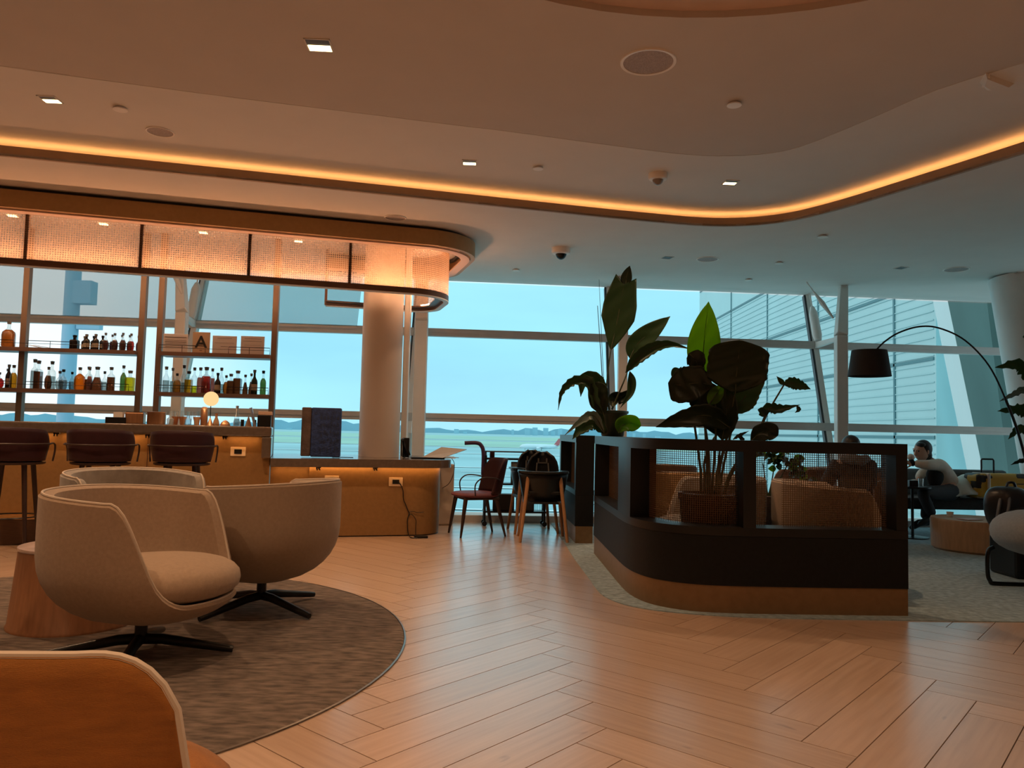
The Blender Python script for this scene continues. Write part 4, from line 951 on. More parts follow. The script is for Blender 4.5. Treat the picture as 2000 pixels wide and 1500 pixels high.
def lcopy(label, loc, rz, legabs, fab=None, group='swivel lounge chairs'):
    c = dup(chA, loc, rz, label, group)
    for ch in c.children:
        if ch.name.startswith('base_leg'): ch.rotation_euler.z = (legabs - rz) - R(17)
        if fab and not ch.name.startswith(('base_leg', 'swivel_column', 'piping')):
            ch.data = ch.data.copy(); ch.data.materials[0] = fab
    return c
FABW = mat('sand_wool', (.38, .285, .205), .95, var=.06, vscale=60, bump=.3, bscale=500, sheen=.25)
lcopy('beige swivel chair seen from its back between drum table and low counter', (-1.50, 4.76, ZR), R(160), R(-33), FABW)
lcopy('grey brown velvet swivel chair in front of the bar stools, behind the others', (-2.52, 5.22, ZR), R(-38), R(20), FABG)
lcopy('grey chair just entering the picture at the left edge beside the drum table', (-3.05, 3.55, ZR), R(15), R(40), FABG)
# drum table
MB_ = MB(); dt = thing('drum_table', 'brown wooden drum table with a round marble top between the swivel chairs', 'table', (-2.42, 4.37, ZR))
MB().lathe([(.325, 0), (.325, .012), (.318, .02), (.285, .40), (.285, .415)], n=64).build('drum', DRUMW, dt, smooth=True)
MB().lathe([(.287, .415), (.29, .42), (.288, .432), (.02, .433)], n=64).build('marble_top', MARBLE, dt, smooth=True)
# ochre chair, seen from behind in the near corner
oc = thing('lounge_chair', 'ochre orange chair seen from behind in the near left corner', 'chair', (-.876, 1.13, 0), R(2))
rows = []; n_ = 40
def ocpt(s, v, off=0.):
    # s across -1..1, v up 0..1
    x = s * (.40 - .02 * (1 - v)); y = .06 * (s * s) + .05 * (1 - v) + off; return x, y
def oct_(s):            # top edge height with rounded corners
    a = abs(s); c = 1 - .36
    if a < c: return .792 - .012 * a
    t = (a - c) / .36; return .785 - .20 * (1 - math.sqrt(max(0, 1 - min(1, t) ** 2.5)))
for side in (0, .075):
    rws = []
    for j in range(15):
        v = j / 14; rws.append([])
        for i in range(n_ + 1):
            s = -1 + 2 * i / n_; zt_ = oct_(s) - (.06 if side else 0); z = .30 + (zt_ - .30) * v; x, y = ocpt(s * (.9 if side else 1), v, side); rws[-1].append(Vector((x, y, z)))
    rows.append(rws)
mb = MB(); mb.sheet(rows[0]); mb.build('back_shell', FABO, oc, smooth=True, solid=.012)
mb = MB(); mb.sheet(rows[1]); mb.build('back_padding', FABO, oc, smooth=True, solid=.06)
edge = [rows[0][j][n_] for j in range(0, 15)]
ed = [rows[0][j][0] for j in range(15)] + rows[0][14] + [rows[0][j][n_] for j in range(14, -1, -1)]
MB().tube(ed, .0065, 6).build('piping', PIPE, oc, smooth=True)
mb = MB(); mb.ball((0, .42, .36), .36, 32, 14, (1, .95, .28)); mb.build('seat_cushion', FABO, oc, smooth=True)
MB().box((0, .42, .29), (.64, .56, .05)).build('seat_frame', WOODD, oc, bevel=.02)
for x_, y_ in ((-.27, .12), (.27, .12), (-.27, .68), (.27, .68)): MB().tube([(x_, y_, .28), (x_ * 1.1, y_ + (.03 if y_ > .4 else -.02), 0)], [.02, .012], 10).build('leg', DARKW, oc, smooth=True)
for q in (-1, 1): MB().bar((q * .36, .14, .42), (q * .26, .18, .28), .05, .03).build('back_bracket', WOODD, oc)

# bar stools --------------------------------------------------------
def shellchair(r_, seat_z, back_h, w_, m_shell, m_seat, m_metal, curve=1.0, n=28, rr=.25):
    """curved back shell opening towards +X, seat disc"""
    ths = [R(180 - 88 + 176 * k / n) for k in range(n + 1)]
    rows = []
    for j in range(9):
        v = j / 8; row = []
        for k, th in enumerate(ths):
            s = abs(2 * k / n - 1); top = seat_z + back_h * (1 - .10 * s ** 2 - (.35 * max(0, (s - .78) / .22) ** 2)); z = seat_z + .015 + (top - seat_z - .015) * v
            ra = rr * (1 + .16 * v - .03 * v * v); row.append(Vector((ra * math.cos(th), ra * math.sin(th) * w_, z)))
        rows.append(row)
    MB().sheet(rows).build('backrest', m_shell, r_, smooth=True, solid=.03)
def stool(label, loc, rz):
    r_ = thing('bar_stool', label, 'stool', loc, rz, 'bar stools at the bar')
    shellchair(r_, .77, .30, 1.0, MAROON, MAROON, BLACK, rr=.235)
    MB().lathe([(.20, .775), (.222, .79), (.215, .83), (.12, .845), (.01, .847)], n=36).build('seat', MAROON, r_, smooth=True)
    MB().lathe([(.23, .75), (.245, .757), (.245, .772), (.20, .776)], n=36).build('seat_ring', DARKW, r_, smooth=True)
    pts = [(.07, .285, .775), (.085, .295, .87), (.06, .298, .925), (0, .29, .935)] + [(.295 * math.cos(R(t)), .295 * math.sin(R(t)), .93) for t in range(100, 261, 16)] + [(0, -.29, .935), (.06, -.298, .925), (.085, -.295, .87), (.07, -.285, .775)]
    MB().tube(spline(pts, 3), .008, 8).build('arm_hoop', DARKW, r_, smooth=True)
    for a in (45, 135, 225, 315):
        c, s = math.cos(R(a)), math.sin(R(a)); MB().tube([(c * .17, s * .17, .755), (c * .215, s * .215, .38), (c * .26, s * .26, 0)], [.022, .019, .013], 10).build('leg', DARKW, r_, smooth=True)
    ring_ = [(.225 * math.cos(R(t)), .225 * math.sin(R(t)), .30) for t in range(0, 360, 15)]
    MB().tube(ring_, .007, 6, closed=True).build('footrest_ring', BLACK, r_, smooth=True)
    return r_
def stl(px, Y): return (ray(px, 900).x * Y, Y, 0)
rzs = BA + R(90)
s1 = stool('dark maroon bar stool in the middle of the three', stl(197, 6.95), rzs)
dup(s1, stl(26, 6.72), rzs, 'dark maroon bar stool cut off by the left edge of the picture')
dup(s1, stl(356, 7.18), rzs, 'dark maroon bar stool furthest right, next to the cream outlet')

# maroon dining armchair ---------------------------------------------
def dining(label, loc, rz):
    r_ = thing('dining_armchair', label, 'chair', loc, rz, 'maroon armchairs')
    rows = []
    for j in range(10):
        v = j / 9; row = []
        for k in range(25):
            th = R(180 - 72 + 144 * k / 24); s = abs(2 * k / 24 - 1)
            z = .45 + (.385 - .13 * max(0, (s - .55) / .45) ** 2.5) * v; ra = .235
            row.append(Vector((ra * math.cos(th) - .02 - .075 * v, ra * math.sin(th) * (1.0 + .06 * v), z)))
        rows.append(row)
    MB().sheet(rows).build('backrest', MAROON, r_, smooth=True, solid=.028)
    N = 40; rw = []
    for i in range(9):
        a = -PI / 2 + PI * i / 8; q = max(.001, abs(math.cos(a)) ** .4); z = .44 + .032 * math.sin(a)
        rw.append([Vector((.02 + .25 * q * math.copysign(abs(math.cos(t)) ** .7, math.cos(t)), .235 * q * math.copysign(abs(math.sin(t)) ** .7, math.sin(t)), z)) for t in [2 * PI * k / N for k in range(N)]])
    MB().sheet(rw, closed=True).build('seat', MAROONS, r_, smooth=True)
    for q in (1, -1):
        pts = [(.10, q * .245, .44), (.11, q * .262, .55), (.07, q * .272, .61), (0, q * .275, .635), (-.12, q * .262, .625), (-.20, q * .20, .60)]
        MB().tube(spline(pts, 5), .0075, 8).build('armrest', DARKW, r_, smooth=True)
    MB().box((.0, 0, .405), (.40, .38, .03)).build('seat_frame', DARKW, r_, bevel=.01)
    for x_, y_, dx, dy in ((.18, .17, .06, .04), (.18, -.17, .06, -.04), (-.17, .16, -.10, .04), (-.17, -.16, -.10, -.04)):
        MB().tube([(x_, y_, .41), (x_ + dx * .5, y_ + dy * .5, .2), (x_ + dx, y_ + dy, 0)], [.024, .019, .011], 10).build('leg', DARKW, r_, smooth=True)
    return r_
dining('maroon armchair with thin curved arms beside the end of the low counter', (-.36, 8.46, 0), R(202))

# high chairs ---------------------------------------------------------
def highchair(label, loc, rz):
    r_ = thing('high_chair', label, 'high chair', loc, rz, 'wooden high chairs')
    for x_, y_ in ((.19, .20), (.19, -.20), (-.19, .20), (-.19, -.20)):
        MB().tube([(x_ * .72, y_ * .80, .72), (x_ * 1.25, y_ * 1.22, 0)], [.022, .016], 10).build('leg', BEECH, r_, smooth=True)
    rows = []
    for j in range(9):
        v = j / 8; rows.append([Vector((-.16 - .03 * v + .07 * (abs(2 * k / 16 - 1)) ** 2, (2 * k / 16 - 1) * .17 * math.sqrt(max(.05, 1 - max(0, (v - .45) / .55) ** 2.4)), .50 + .42 * v)) for k in range(17)])
    MB().sheet(rows).build('backrest', BLACK, r_, smooth=True, solid=.025)
    MB().box((0, 0, .50), (.32, .34, .04)).build('seat', BLACK, r_, bevel=.015)
    tr = [(.30 * math.cos(R(t)) * .8 + .02, .27 * math.sin(R(t))) for t in range(-90, 91, 10)] + [(-.12, .27), (-.12, .20), (.02, .19), (.10, .12), (.10, -.12), (.02, -.19), (-.12, -.20), (-.12, -.27)]
    MB().prism(tr, .70, .725).build('tray', mat('black_gloss_plastic', (.012, .013, .014), .25) if 'black_gloss_plastic' not in MATS else MATS['black_gloss_plastic'], r_, bevel=.006)
    rows = []
    for j in range(6):
        v = j / 5; rows.append([Vector(((.27 - .12 * v) * math.cos(R(t)) * .85, (.26 - .05 * v) * math.sin(R(t)), .70 - .27 * v - .03 * v * math.cos(R(t)))) for t in range(-100, 101, 10)])
    MB().sheet(rows).build('front_guard', BLACK, r_, smooth=True, solid=.012)
    MB().box((.17, 0, .40), (.10, .30, .02)).build('foot_board', BLACK, r_, bevel=.006)
    for q in (1, -1): MB().bar((.19, q * .20, .40), (-.19, q * .20, .40), .018, .03).build('side_rail', BLACK, r_)
    MB().tube([(-.14, .06, .80), (-.10, .07, .66), (-.02, .05, .56), (.06, .01, .53)], .008, 6).tube([(-.14, -.06, .80), (-.10, -.07, .66), (-.02, -.05, .56), (.06, -.01, .53)], .008, 6).build('harness', mat('grey_webbing', (.12, .11, .10), .8), r_)
    MB().box((-.155, 0, .80), (.012, .10, .012)).box((-.155, .045, .825), (.012, .016, .05)).box((-.155, -.045, .825), (.012, .016, .05)).build('logo_patch', MATS['grey_webbing'], r_)
    return r_
h1 = highchair('black and beech high chair with tray, the nearer of the two', (.355, 8.20, 0), R(-88))
dup(h1, (.27, 8.86, 0), R(-80), 'black and beech high chair standing behind the nearer one')

# service trolley against the window -----------------------------------
tx, ty_ = .06, 9.36
tr_ = thing('service_trolley', 'dark service trolley with a curved push handle by the window', 'trolley', (tx, ty_, 0), FA)
for x_ in (-.36, .36):
    for y_ in (-.09, .09): MB().tube([(x_, y_, .04), (x_, y_, .84)], .013, 8).build('post', BLACK, tr_)
for z_ in (.17, .50, .80): MB().box((0, 0, z_), (.76, .22, .022)).build('shelf', BLACK, tr_)
MB().tube([(-.36, .09, .885), (.36, .09, .885)], .007, 6).tube([(-.36, -.09, .885), (.36, -.09, .885)], .007, 6).tube([(-.36, .09, .84), (-.36, .09, .89)], .007, 6).tube([(-.36, -.09, .84), (-.36, -.09, .89)], .007, 6).build('top_rail', BLACK, tr_)
hd = spline([(-.39, -.05, .60), (-.39, -.05, .86), (-.42, -.05, .955), (-.48, -.05, .985), (-.62, -.05, .98)], 6)
MB().tube(hd, .024, 12).build('push_handle', mat('violet_rubber', (.07, .03, .09), .5), tr_, smooth=True)
for x_ in (-.36, .36):
    for y_ in (-.09, .09): MB().lathe([(.03, -.012), (.03, .012)], n=14).build('wheel', BLACK, tr_, loc=(x_, y_, .03)).rotation_euler = (R(90), 0, 0)
def ontr(x_, y_, z_): return Vector((tx + x_, ty_ + y_ + .088 * x_, z_))
tag(MB().box((0, 0, .10), (.26, .16, .20)).build('storage_crate', BLACK, loc=ontr(-.13, 0, .182), bevel=.01), 'dark crate on the lowest shelf of the service trolley', 'crate')
tag(MB().box((0, 0, .11), (.22, .16, .22)).build('storage_bin', mat('dark_grey_plastic', (.06, .06, .065), .5), loc=ontr(.13, 0, .182), bevel=.01), 'dark grey bin on the lowest trolley shelf, right of the crate', 'bin')
tag(MB().box((0, 0, .09), (.30, .15, .18)).build('cardboard_box', mat('slate_box', (.05, .055, .06), .7), loc=ontr(.10, 0, .512), bevel=.008), 'slate coloured box on the middle shelf of the trolley', 'box')
tag(MB().box((0, 0, .035), (.30, .15, .07)).build('grey_tub', mat('grey_tub_plastic', (.25, .28, .28), .5), loc=ontr(.10, 0, .694), bevel=.008), 'pale grey tub stacked on the slate box of the trolley', 'tub')
tag(MB().lathe([(.028, 0), (.03, .004), (.03, .06), (.028, .065)], n=14).build('paper_cup', MAROON, loc=ontr(-.28, 0, .812), smooth=True), 'dark red cup standing on top of the service trolley', 'cup')
for i, x_ in enumerate((.27, .32)): tag(MB().lathe([(.02, 0), (.022, .12), (.01, .15), (.009, .18)], n=12).build('water_bottle', CLEAR, loc=ontr(x_, 0, .182), smooth=True), ('left' if i == 0 else 'right') + ' one of the clear water bottles on the lowest trolley shelf', 'bottle', 'water bottles on the trolley')
# ================================================================== PLANTER PARTITIONS
def plen(path):
    L = [0.0]
    for a, b_ in zip(path, path[1:]): L.append(L[-1] + (Vector(b_) - Vector(a)).length)
    return L
def sub_path(path, s0, s1):
    L = plen(path); o = []
    def P(s):
        for i in range(len(L) - 1):
            if s <= L[i + 1] + 1e-9: t = (s - L[i]) / (L[i + 1] - L[i]); return Vector(path[i]).lerp(Vector(path[i + 1]), t)
        return Vector(path[-1])
    o.append(P(s0)); o += [Vector(path[i]) for i in range(len(L)) if s0 + .004 < L[i] < s1 - .004]; o.append(P(s1)); return [tuple(p) for p in o]
def nearest_s(path, px):
    # arc length where the path crosses the sight line px (taken at mid height)
    k = ray(px, 960).x; L = plen(path)
    for i in range(len(path) - 1):
        f0 = path[i][0] - k * path[i][1]; f1 = path[i + 1][0] - k * path[i + 1][1]
        if f0 <= 0 <= f1 or f1 <= 0 <= f0: return L[i] + (L[i + 1] - L[i]) * abs(f0) / (abs(f0) + abs(f1) + 1e-9)
    return 0
TH = .19
def partition(name, label, path, posts, bays, cat='partition'):
    base = Vector((path[0][0], path[0][1], 0)); pl = [(p[0] - base.x, p[1] - base.y) for p in path]
    r_ = thing(name, label, cat, base, 0, 'black lounge partitions')
    MB().ribbon(offs(pl, .006), .006, .178, TH - .012).build('plinth', PLINTH, r_, smooth=True)
    MB().ribbon(pl, .178, .492, TH).build('lower_panel', DARKP, r_, smooth=True)
    MB().ribbon(offs(pl, -.003), .494, .548, TH + .006).build('base_rail', SATIN, r_, smooth=True)
    MB().ribbon(offs(pl, -.003), 1.034, 1.108, TH + .006).build('top_rail', SATIN, r_, smooth=True)
    for (a, b_) in posts: MB().ribbon(sub_path(pl, a, b_), .548, 1.034, TH).build('post', SATIN, r_, smooth=True)
    for (a, b_) in bays:
        sp_ = sub_path(offs(pl, .13), a, b_); Lb = plen(sp_)[-1]; n_ = int(Lb / .0145); mb = MB()
        for k in range(1, n_):
            q = sub_path(sp_, 0, Lb * k / n_)[-1]; mb.bar((q[0], q[1], .548), (q[0], q[1], 1.034), .0034, .0034)
        for k in range(1, 34):
            z = .548 + .486 * k / 34; mb.tube([(q[0], q[1], z) for q in sp_], .0018, 4, cap=False)
        mb.build('wire_mesh', WIRE, r_)
    return r_
pp_ = [(.80, 7.30), (.812, 6.8), (.825, 6.2), (.835, 5.80), (.85, 5.55), (.885, 5.36), (.95, 5.20), (1.05, 5.09), (1.18, 5.015), (1.34, 4.98), (1.55, 4.972), (2.0, 4.985), (2.581, 5.01)]
pp_ = [tuple(p[:2]) for p in spline([(a, b_, 0) for a, b_ in pp_], 5)]
TL = plen(pp_)[-1]; s1_, s2_, s3_, s4_ = nearest_s(pp_, 1208), nearest_s(pp_, 1231), nearest_s(pp_, 1452), nearest_s(pp_, 1477)
partition('lounge_partition', 'black curved lounge partition with bronze plinth and wire mesh, nearest the viewer', pp_, [(0, .05), (s1_ - .02, s2_), (s3_, s4_), (TL - .075, TL)], [(.06, s1_ - .03), (s2_ + .01, s3_ - .01), (s4_ + .01, TL - .08)])
p2_ = [tuple(p[:2]) for p in spline([(.60, 9.35, 0), (.625, 8.9, 0), (.655, 8.4, 0), (.677, 7.94, 0)], 4)]; T2 = plen(p2_)[-1]
partition('lounge_partition', 'narrow black partition end standing behind the curved one, beside the high chairs', p2_, [(0, .1), (T2 - .10, T2)], [(.11, T2 - .11)])

# ================================================================== PLANTS
LEAFD = leafmat('leaf_dark', (.018, .034, .015), (.04, .09, .02), .3)
LEAFG = leafmat('leaf_green', (.08, .15, .03), (.42, .72, .06), .62)
LEAFM = leafmat('leaf_mid', (.045, .095, .04), (.10, .22, .05), .35)
LEAFS = leafmat('leaf_silver', (.20, .27, .24), (.2, .35, .25), .3)
STEM = mat('plant_stem', (.07, .085, .035), .5, var=.3, vscale=30)
WPROF = {'paddle': lambda t: (math.sin(PI * min(1, t * 1.02 + .0) ** .78)) ** .75 if t < .98 else .0,
         'blunt': lambda t: min(1, (t * 3.2) ** .8) * (1 if t < .72 else max(.0, 1 - ((t - .72) / .28) ** 2.6)), 'split': lambda t: min(1, (t * 2.6) ** .8) * (1 - .38 * max(0, (t - .55) / .45)), 'lance': lambda t: math.sin(PI * t ** .8) ** 1.1 if t < 1 else 0}
def leaf(root, mid, wpx, m, prof='paddle', fold=.25, rag=0., name='leaf', seed=0, tilt=0., notch=None):
    """mid: (px, py, depth) along the midrib; wpx: full width"""
    rs = random.Random(seed); loc = root.location
    P = spline([at(*q) for q in mid], 7); N = len(P); rows = []; K = 5
    for i, p in enumerate(P):
        t = i / (N - 1); d = (P[min(i + 1, N - 1)] - P[max(i - 1, 0)]).normalized(); v = (p - CAM).normalized()
        side = d.cross(v); side = side.normalized() if side.length > 1e-3 else Vector((1, 0, 0)); nrm_ = side.cross(d).normalized()
        if tilt: side = (Matrix.Rotation(tilt, 3, d) @ side); nrm_ = side.cross(d).normalized()
        w_ = max(.0015, WPROF[prof](t) * wpx * (p - CAM).y / 1500 / 2); row = []
        for k in range(-K, K + 1):
            f = k / K; rg = 1.0
            if rag and abs(k) >= K - 1: rg = 1 - rag * (.5 + .5 * math.sin(i * 2.1 + seed + (1.3 if k > 0 else 0))) * rs.uniform(.5, 1)
            o = p + side * (w_ * f * rg) - nrm_ * (fold * w_ * (abs(f) ** 1.5)) + nrm_ * (.04 * w_ * math.sin(i * .9 + k))
            if notch and t > .82: o -= d * (notch * w_ * (1 - abs(f)) * (t - .82) / .18)
            row.append(o - loc)
        rows.append(row)
    o = MB().sheet(rows).build(name, m, root, smooth=True, solid=.0022)
    MB().tube([q - loc for q in P], [max(.0012, .005 * (1 - i / N)) for i in range(N)], 5).build('midrib', STEM, o, smooth=True)
    return o
def stem(root, pts, r=.007, name='stem'):
    loc = root.location; P = spline([at(*q) for q in pts], 6); n_ = len(P)
    return MB().tube([q - loc for q in P], [r * (1.25 - .6 * i / n_) for i in range(n_)], 7).build(name, STEM, root, smooth=True)
# plant on the partition top
pb = at(1198, 851, 6.85); pb.z = 1.109; p1 = thing('potted_plant', 'tall banana plant in a dark green pot on the partition, left of the larger plant', 'plant', (.905, 6.85, 1.109))
PX1 = 1000 + 1500 * .905 / 6.85
MB().lathe([(.095, 0), (.10, .01), (.128, .20), (.14, .205), (.14, .225), (.125, .228), (.118, .20), (.01, .20)], n=32).build('pot', mat('dark_green_pot', (.03, .05, .035), .4), p1, smooth=True)
MB().lathe([(.005, .195), (.117, .197)], n=20, cap=False).build('soil', mat('potting_soil', (.03, .02, .015), .95, bump=.6, bscale=80), p1)
Y1 = 6.85
leaf(p1, [(1193, 684, Y1), (1205, 630, Y1), (1214, 580, Y1), (1223, 540, Y1)], 66, LEAFM, 'split', .15, seed=1, notch=.75)
leaf(p1, [(1222, 556, Y1), (1224, 540, Y1), (1230, 519, Y1)], 22, LEAFD, 'paddle', .2, seed=2)
leaf(p1, [(1230, 700, Y1), (1245, 672, Y1), (1275, 645, Y1), (1309, 618, Y1)], 42, LEAFM, 'paddle', .3, seed=3)
leaf(p1, [(1222, 728, 6.8), (1240, 705, 6.75), (1268, 683, 6.7), (1305, 672, 6.65), (1350, 682, 6.6)], 27, LEAFM, 'lance', .5, .25, seed=4)
leaf(p1, [(1178, 800, 6.85), (1172, 765, 6.8), (1160, 742, 6.8), (1140, 742, 6.8), (1134, 775, 6.8)], 34, LEAFM, 'paddle', .4, .1, seed=5)
leaf(p1, [(1180, 812, 6.7), (1168, 775, 6.7), (1170, 745, 6.7)], 38, LEAFD, 'blunt', .3, seed=6)
leaf(p1, [(1182, 830, 6.75), (1165, 790, 6.7), (1150, 745, 6.7), (1120, 745, 6.7), (1098, 765, 6.7), (1090, 801, 6.7)], 24, LEAFM, 'lance', .5, .45, seed=7)
leaf(p1, [(1180, 845, 6.7), (1160, 812, 6.65), (1135, 822, 6.6), (1103, 850, 6.55)], 20, LEAFS, 'lance', .4, .3, seed=8)
leaf(p1, [(1185, 846, 6.75), (1160, 826, 6.7), (1135, 838, 6.7), (1118, 858, 6.65)], 30, LEAFM, 'paddle', .4, .3, seed=9)
leaf(p1, [(1196, 795, 6.85), (1200, 780, 6.9), (1215, 775, 6.9), (1232, 760, 6.85)], 26, LEAFD, 'paddle', .5, seed=10)
leaf(p1, [(1230, 725, 6.8), (1234, 745, 6.8), (1230, 770, 6.8), (1212, 796, 6.8)], 17, LEAFM, 'lance', .5, seed=11)
leaf(p1, [(1208, 846, 6.7), (1215, 832, 6.7), (1230, 826, 6.7), (1252, 832, 6.7)], 32, LEAFG, 'blunt', .3, seed=12)
stem(p1, [(1190, 800, 6.87), (1184, 770, 6.87), (1188, 720, 6.87), (1193, 684, 6.87)])
stem(p1, [(1195, 800, 6.87), (1212, 760, 6.85), (1224, 730, 6.83), (1231, 700, 6.85)])
stem(p1, [(1180, 800, 6.85), (1174, 700, 6.85), (1167, 597, 6.85)], .004, 'young_shoot')
stem(p1, [(1182, 800, 6.9), (1176, 680, 6.9), (1170, 546, 6.9)], .0025, 'young_shoot')
stem(p1, [(1185, 800, 6.85), (1183, 790, 6.8), (1180, 800, 6.8), (1178, 812, 6.75)]); 
# large plant in the floor pot behind the partition
Y2 = 5.50
p2 = thing('potted_plant', 'large dark leaved banana plant in a big brown pot behind the wire mesh', 'plant', (1.42, 5.50, .006))
MB().lathe([(.15, 0), (.16, .02), (.205, .66), (.215, .68), (.215, .72), (.195, .722), (.185, .66), (.01, .66)], n=40).build('pot', mat('brown_ribbed_pot', (.085, .045, .03), .6, var=.3, vscale=60, bump=.5, bscale=90), p2, smooth=True)
MB().lathe([(.005, .655), (.184, .657)], n=20, cap=False).build('soil', MATS['potting_soil'], p2)
LV = [([(1376, 735, 5.5), (1374, 690, 5.5), (1378, 640, 5.5), (1384, 589, 5.5)], 64, LEAFG, 'paddle', .12, 0), ([(1436, 768, 5.35), (1438, 735, 5.3), (1442, 700, 5.3), (1446, 664, 5.3)], 116, LEAFD, 'blunt', .2, .05),
      ([(1438, 808, 5.45), (1448, 785, 5.45), (1468, 760, 5.45), (1496, 738, 5.45)], 52, LEAFM, 'paddle', .25, .1), ([(1392, 752, 5.4), (1362, 748, 5.4), (1330, 752, 5.4), (1305, 748, 5.4)], 72, LEAFD, 'blunt', .25, .1),
      ([(1330, 745, 5.42), (1318, 735, 5.42), (1318, 722, 5.42), (1328, 720, 5.42)], 12, LEAFM, 'lance', .5, 0), ([(1425, 835, 5.4), (1385, 812, 5.35), (1335, 818, 5.3), (1281, 834, 5.3)], 46, LEAFD, 'paddle', .35, .15),
      ([(1400, 850, 5.45), (1388, 810, 5.45), (1378, 775, 5.45), (1370, 745, 5.45)], 60, LEAFD, 'blunt', .3, .05), ([(1385, 790, 5.38), (1395, 775, 5.38), (1404, 762, 5.38), (1412, 752, 5.38)], 28, LEAFG, 'paddle', .2, 0),
      ([(1410, 860, 5.42), (1418, 815, 5.42), (1418, 780, 5.42), (1412, 745, 5.42)], 48, LEAFD, 'paddle', .3, .1), ([(1345, 690, 5.45), (1360, 705, 5.45), (1362, 730, 5.45)], 40, LEAFD, 'paddle', .3, .1),
      ([(1531, 751, 5.6), (1545, 748, 5.6), (1562, 752, 5.6), (1583, 760, 5.6)], 26, LEAFM, 'paddle', .5, .3), ([(1532, 752, 5.6), (1525, 744, 5.6), (1517, 735, 5.6)], 10, LEAFM, 'lance', .5, 0),
      ([(1494, 812, 5.6), (1500, 798, 5.6), (1525, 798, 5.6), (1562, 791, 5.6)], 24, LEAFM, 'lance', .45, .35), ([(1494, 814, 5.6), (1488, 803, 5.6), (1480, 800, 5.6)], 18, LEAFM, 'paddle', .4, .1), ([(1556, 792, 5.6), (1560, 800, 5.6), (1553, 806, 5.6)], 9, LEAFM, 'lance', .4, .3),
      ([(1466, 862, 5.45), (1482, 848, 5.45), (1500, 842, 5.45), (1520, 850, 5.45)], 34, LEAFD, 'blunt', .4, 0), ([(1425, 855, 5.5), (1412, 846, 5.5), (1400, 850, 5.5)], 12, LEAFD, 'lance', .4, .4), ([(1432, 858, 5.5), (1445, 850, 5.5), (1462, 842, 5.5)], 8, LEAFD, 'lance', .4, .4), ([(1440, 850, 5.5), (1450, 858, 5.5), (1453, 866, 5.5)], 9, LEAFD, 'lance', .4, .4)]
for i, (md, w_, m_, pr, fo_, rg_) in enumerate(LV): leaf(p2, md, w_, m_, pr, fo_, rg_, seed=20 + i, notch=0)
for i, (x0, pts) in enumerate(((1383, [(1378, 850, 5.5), (1374, 790, 5.5), (1376, 730, 5.5)]), (1394, [(1418, 860, 5.45), (1428, 810, 5.42), (1436, 765, 5.38)]), (1402, [(1424, 860, 5.5), (1432, 830, 5.48), (1438, 806, 5.46)]), (1390, [(1398, 850, 5.42), (1397, 800, 5.42), (1392, 752, 5.42)]), (1400, [(1412, 880, 5.45), (1422, 850, 5.43), (1425, 833, 5.4)]), (1410, [(1460, 880, 5.52), (1482, 845, 5.56), (1500, 805, 5.6), (1531, 752, 5.6)]), (1408, [(1455, 880, 5.52), (1475, 855, 5.56), (1494, 812, 5.6)]), (1398, [(1404, 900, 5.5), (1408, 860, 5.45)]), (1376, [(1376, 900, 5.5), (1392, 860, 5.5), (1400, 850, 5.5)]), (1370, [(1366, 900, 5.5), (1352, 800, 5.46), (1349, 790, 5.44), (1347, 782, 5.44)]), (1386, [(1384, 880, 5.5), (1376, 820, 5.47), (1370, 745, 5.46)]))):
    stem(p2, [(x0, 985, 5.5), ((x0 * 2 + pts[0][0]) / 3, 930, 5.5)] + pts, .009)
# bushy plant inside the lounge
Y3 = 6.7; p3 = thing('potted_plant', 'small bushy rubber plant in a brown pot inside the lounge, seen through the mesh', 'plant', (ray(1500, 950).x * Y3, Y3, .006))
MB().lathe([(.09, 0), (.10, .02), (.125, .60), (.13, .62), (.11, .625), (.10, .58), (.01, .58)], n=28).build('pot', MATS['brown_ribbed_pot'], p3, smooth=True)
for k, (tx_, ty2) in enumerate(((1490, 905), (1515, 890), (1540, 905), (1562, 925), (1530, 930))): stem(p3, [(1500, 972, Y3), ((1500 + tx_) / 2, 940, Y3), (tx_, ty2, Y3)], .006)
rs = random.Random(5)
for k in range(46):
    t = rs.random(); cx_ = 1478 + 96 * t + rs.uniform(-6, 6); cy_ = 893 + 38 * t * t + rs.uniform(-14, 26) - 10 * math.sin(t * 3); a = rs.uniform(0, 2 * PI); l_ = rs.uniform(12, 24)
    leaf(p3, [(cx_, cy_, Y3 + rs.uniform(-.12, .12)), (cx_ + l_ * .5 * math.cos(a), cy_ - l_ * .3 * abs(math.sin(a)), Y3), (cx_ + l_ * math.cos(a), cy_ + l_ * .35 * math.sin(a), Y3 + rs.uniform(-.1, .1))], rs.uniform(9, 16), LEAFM if k % 3 else LEAFG, 'paddle', .2, seed=60 + k)
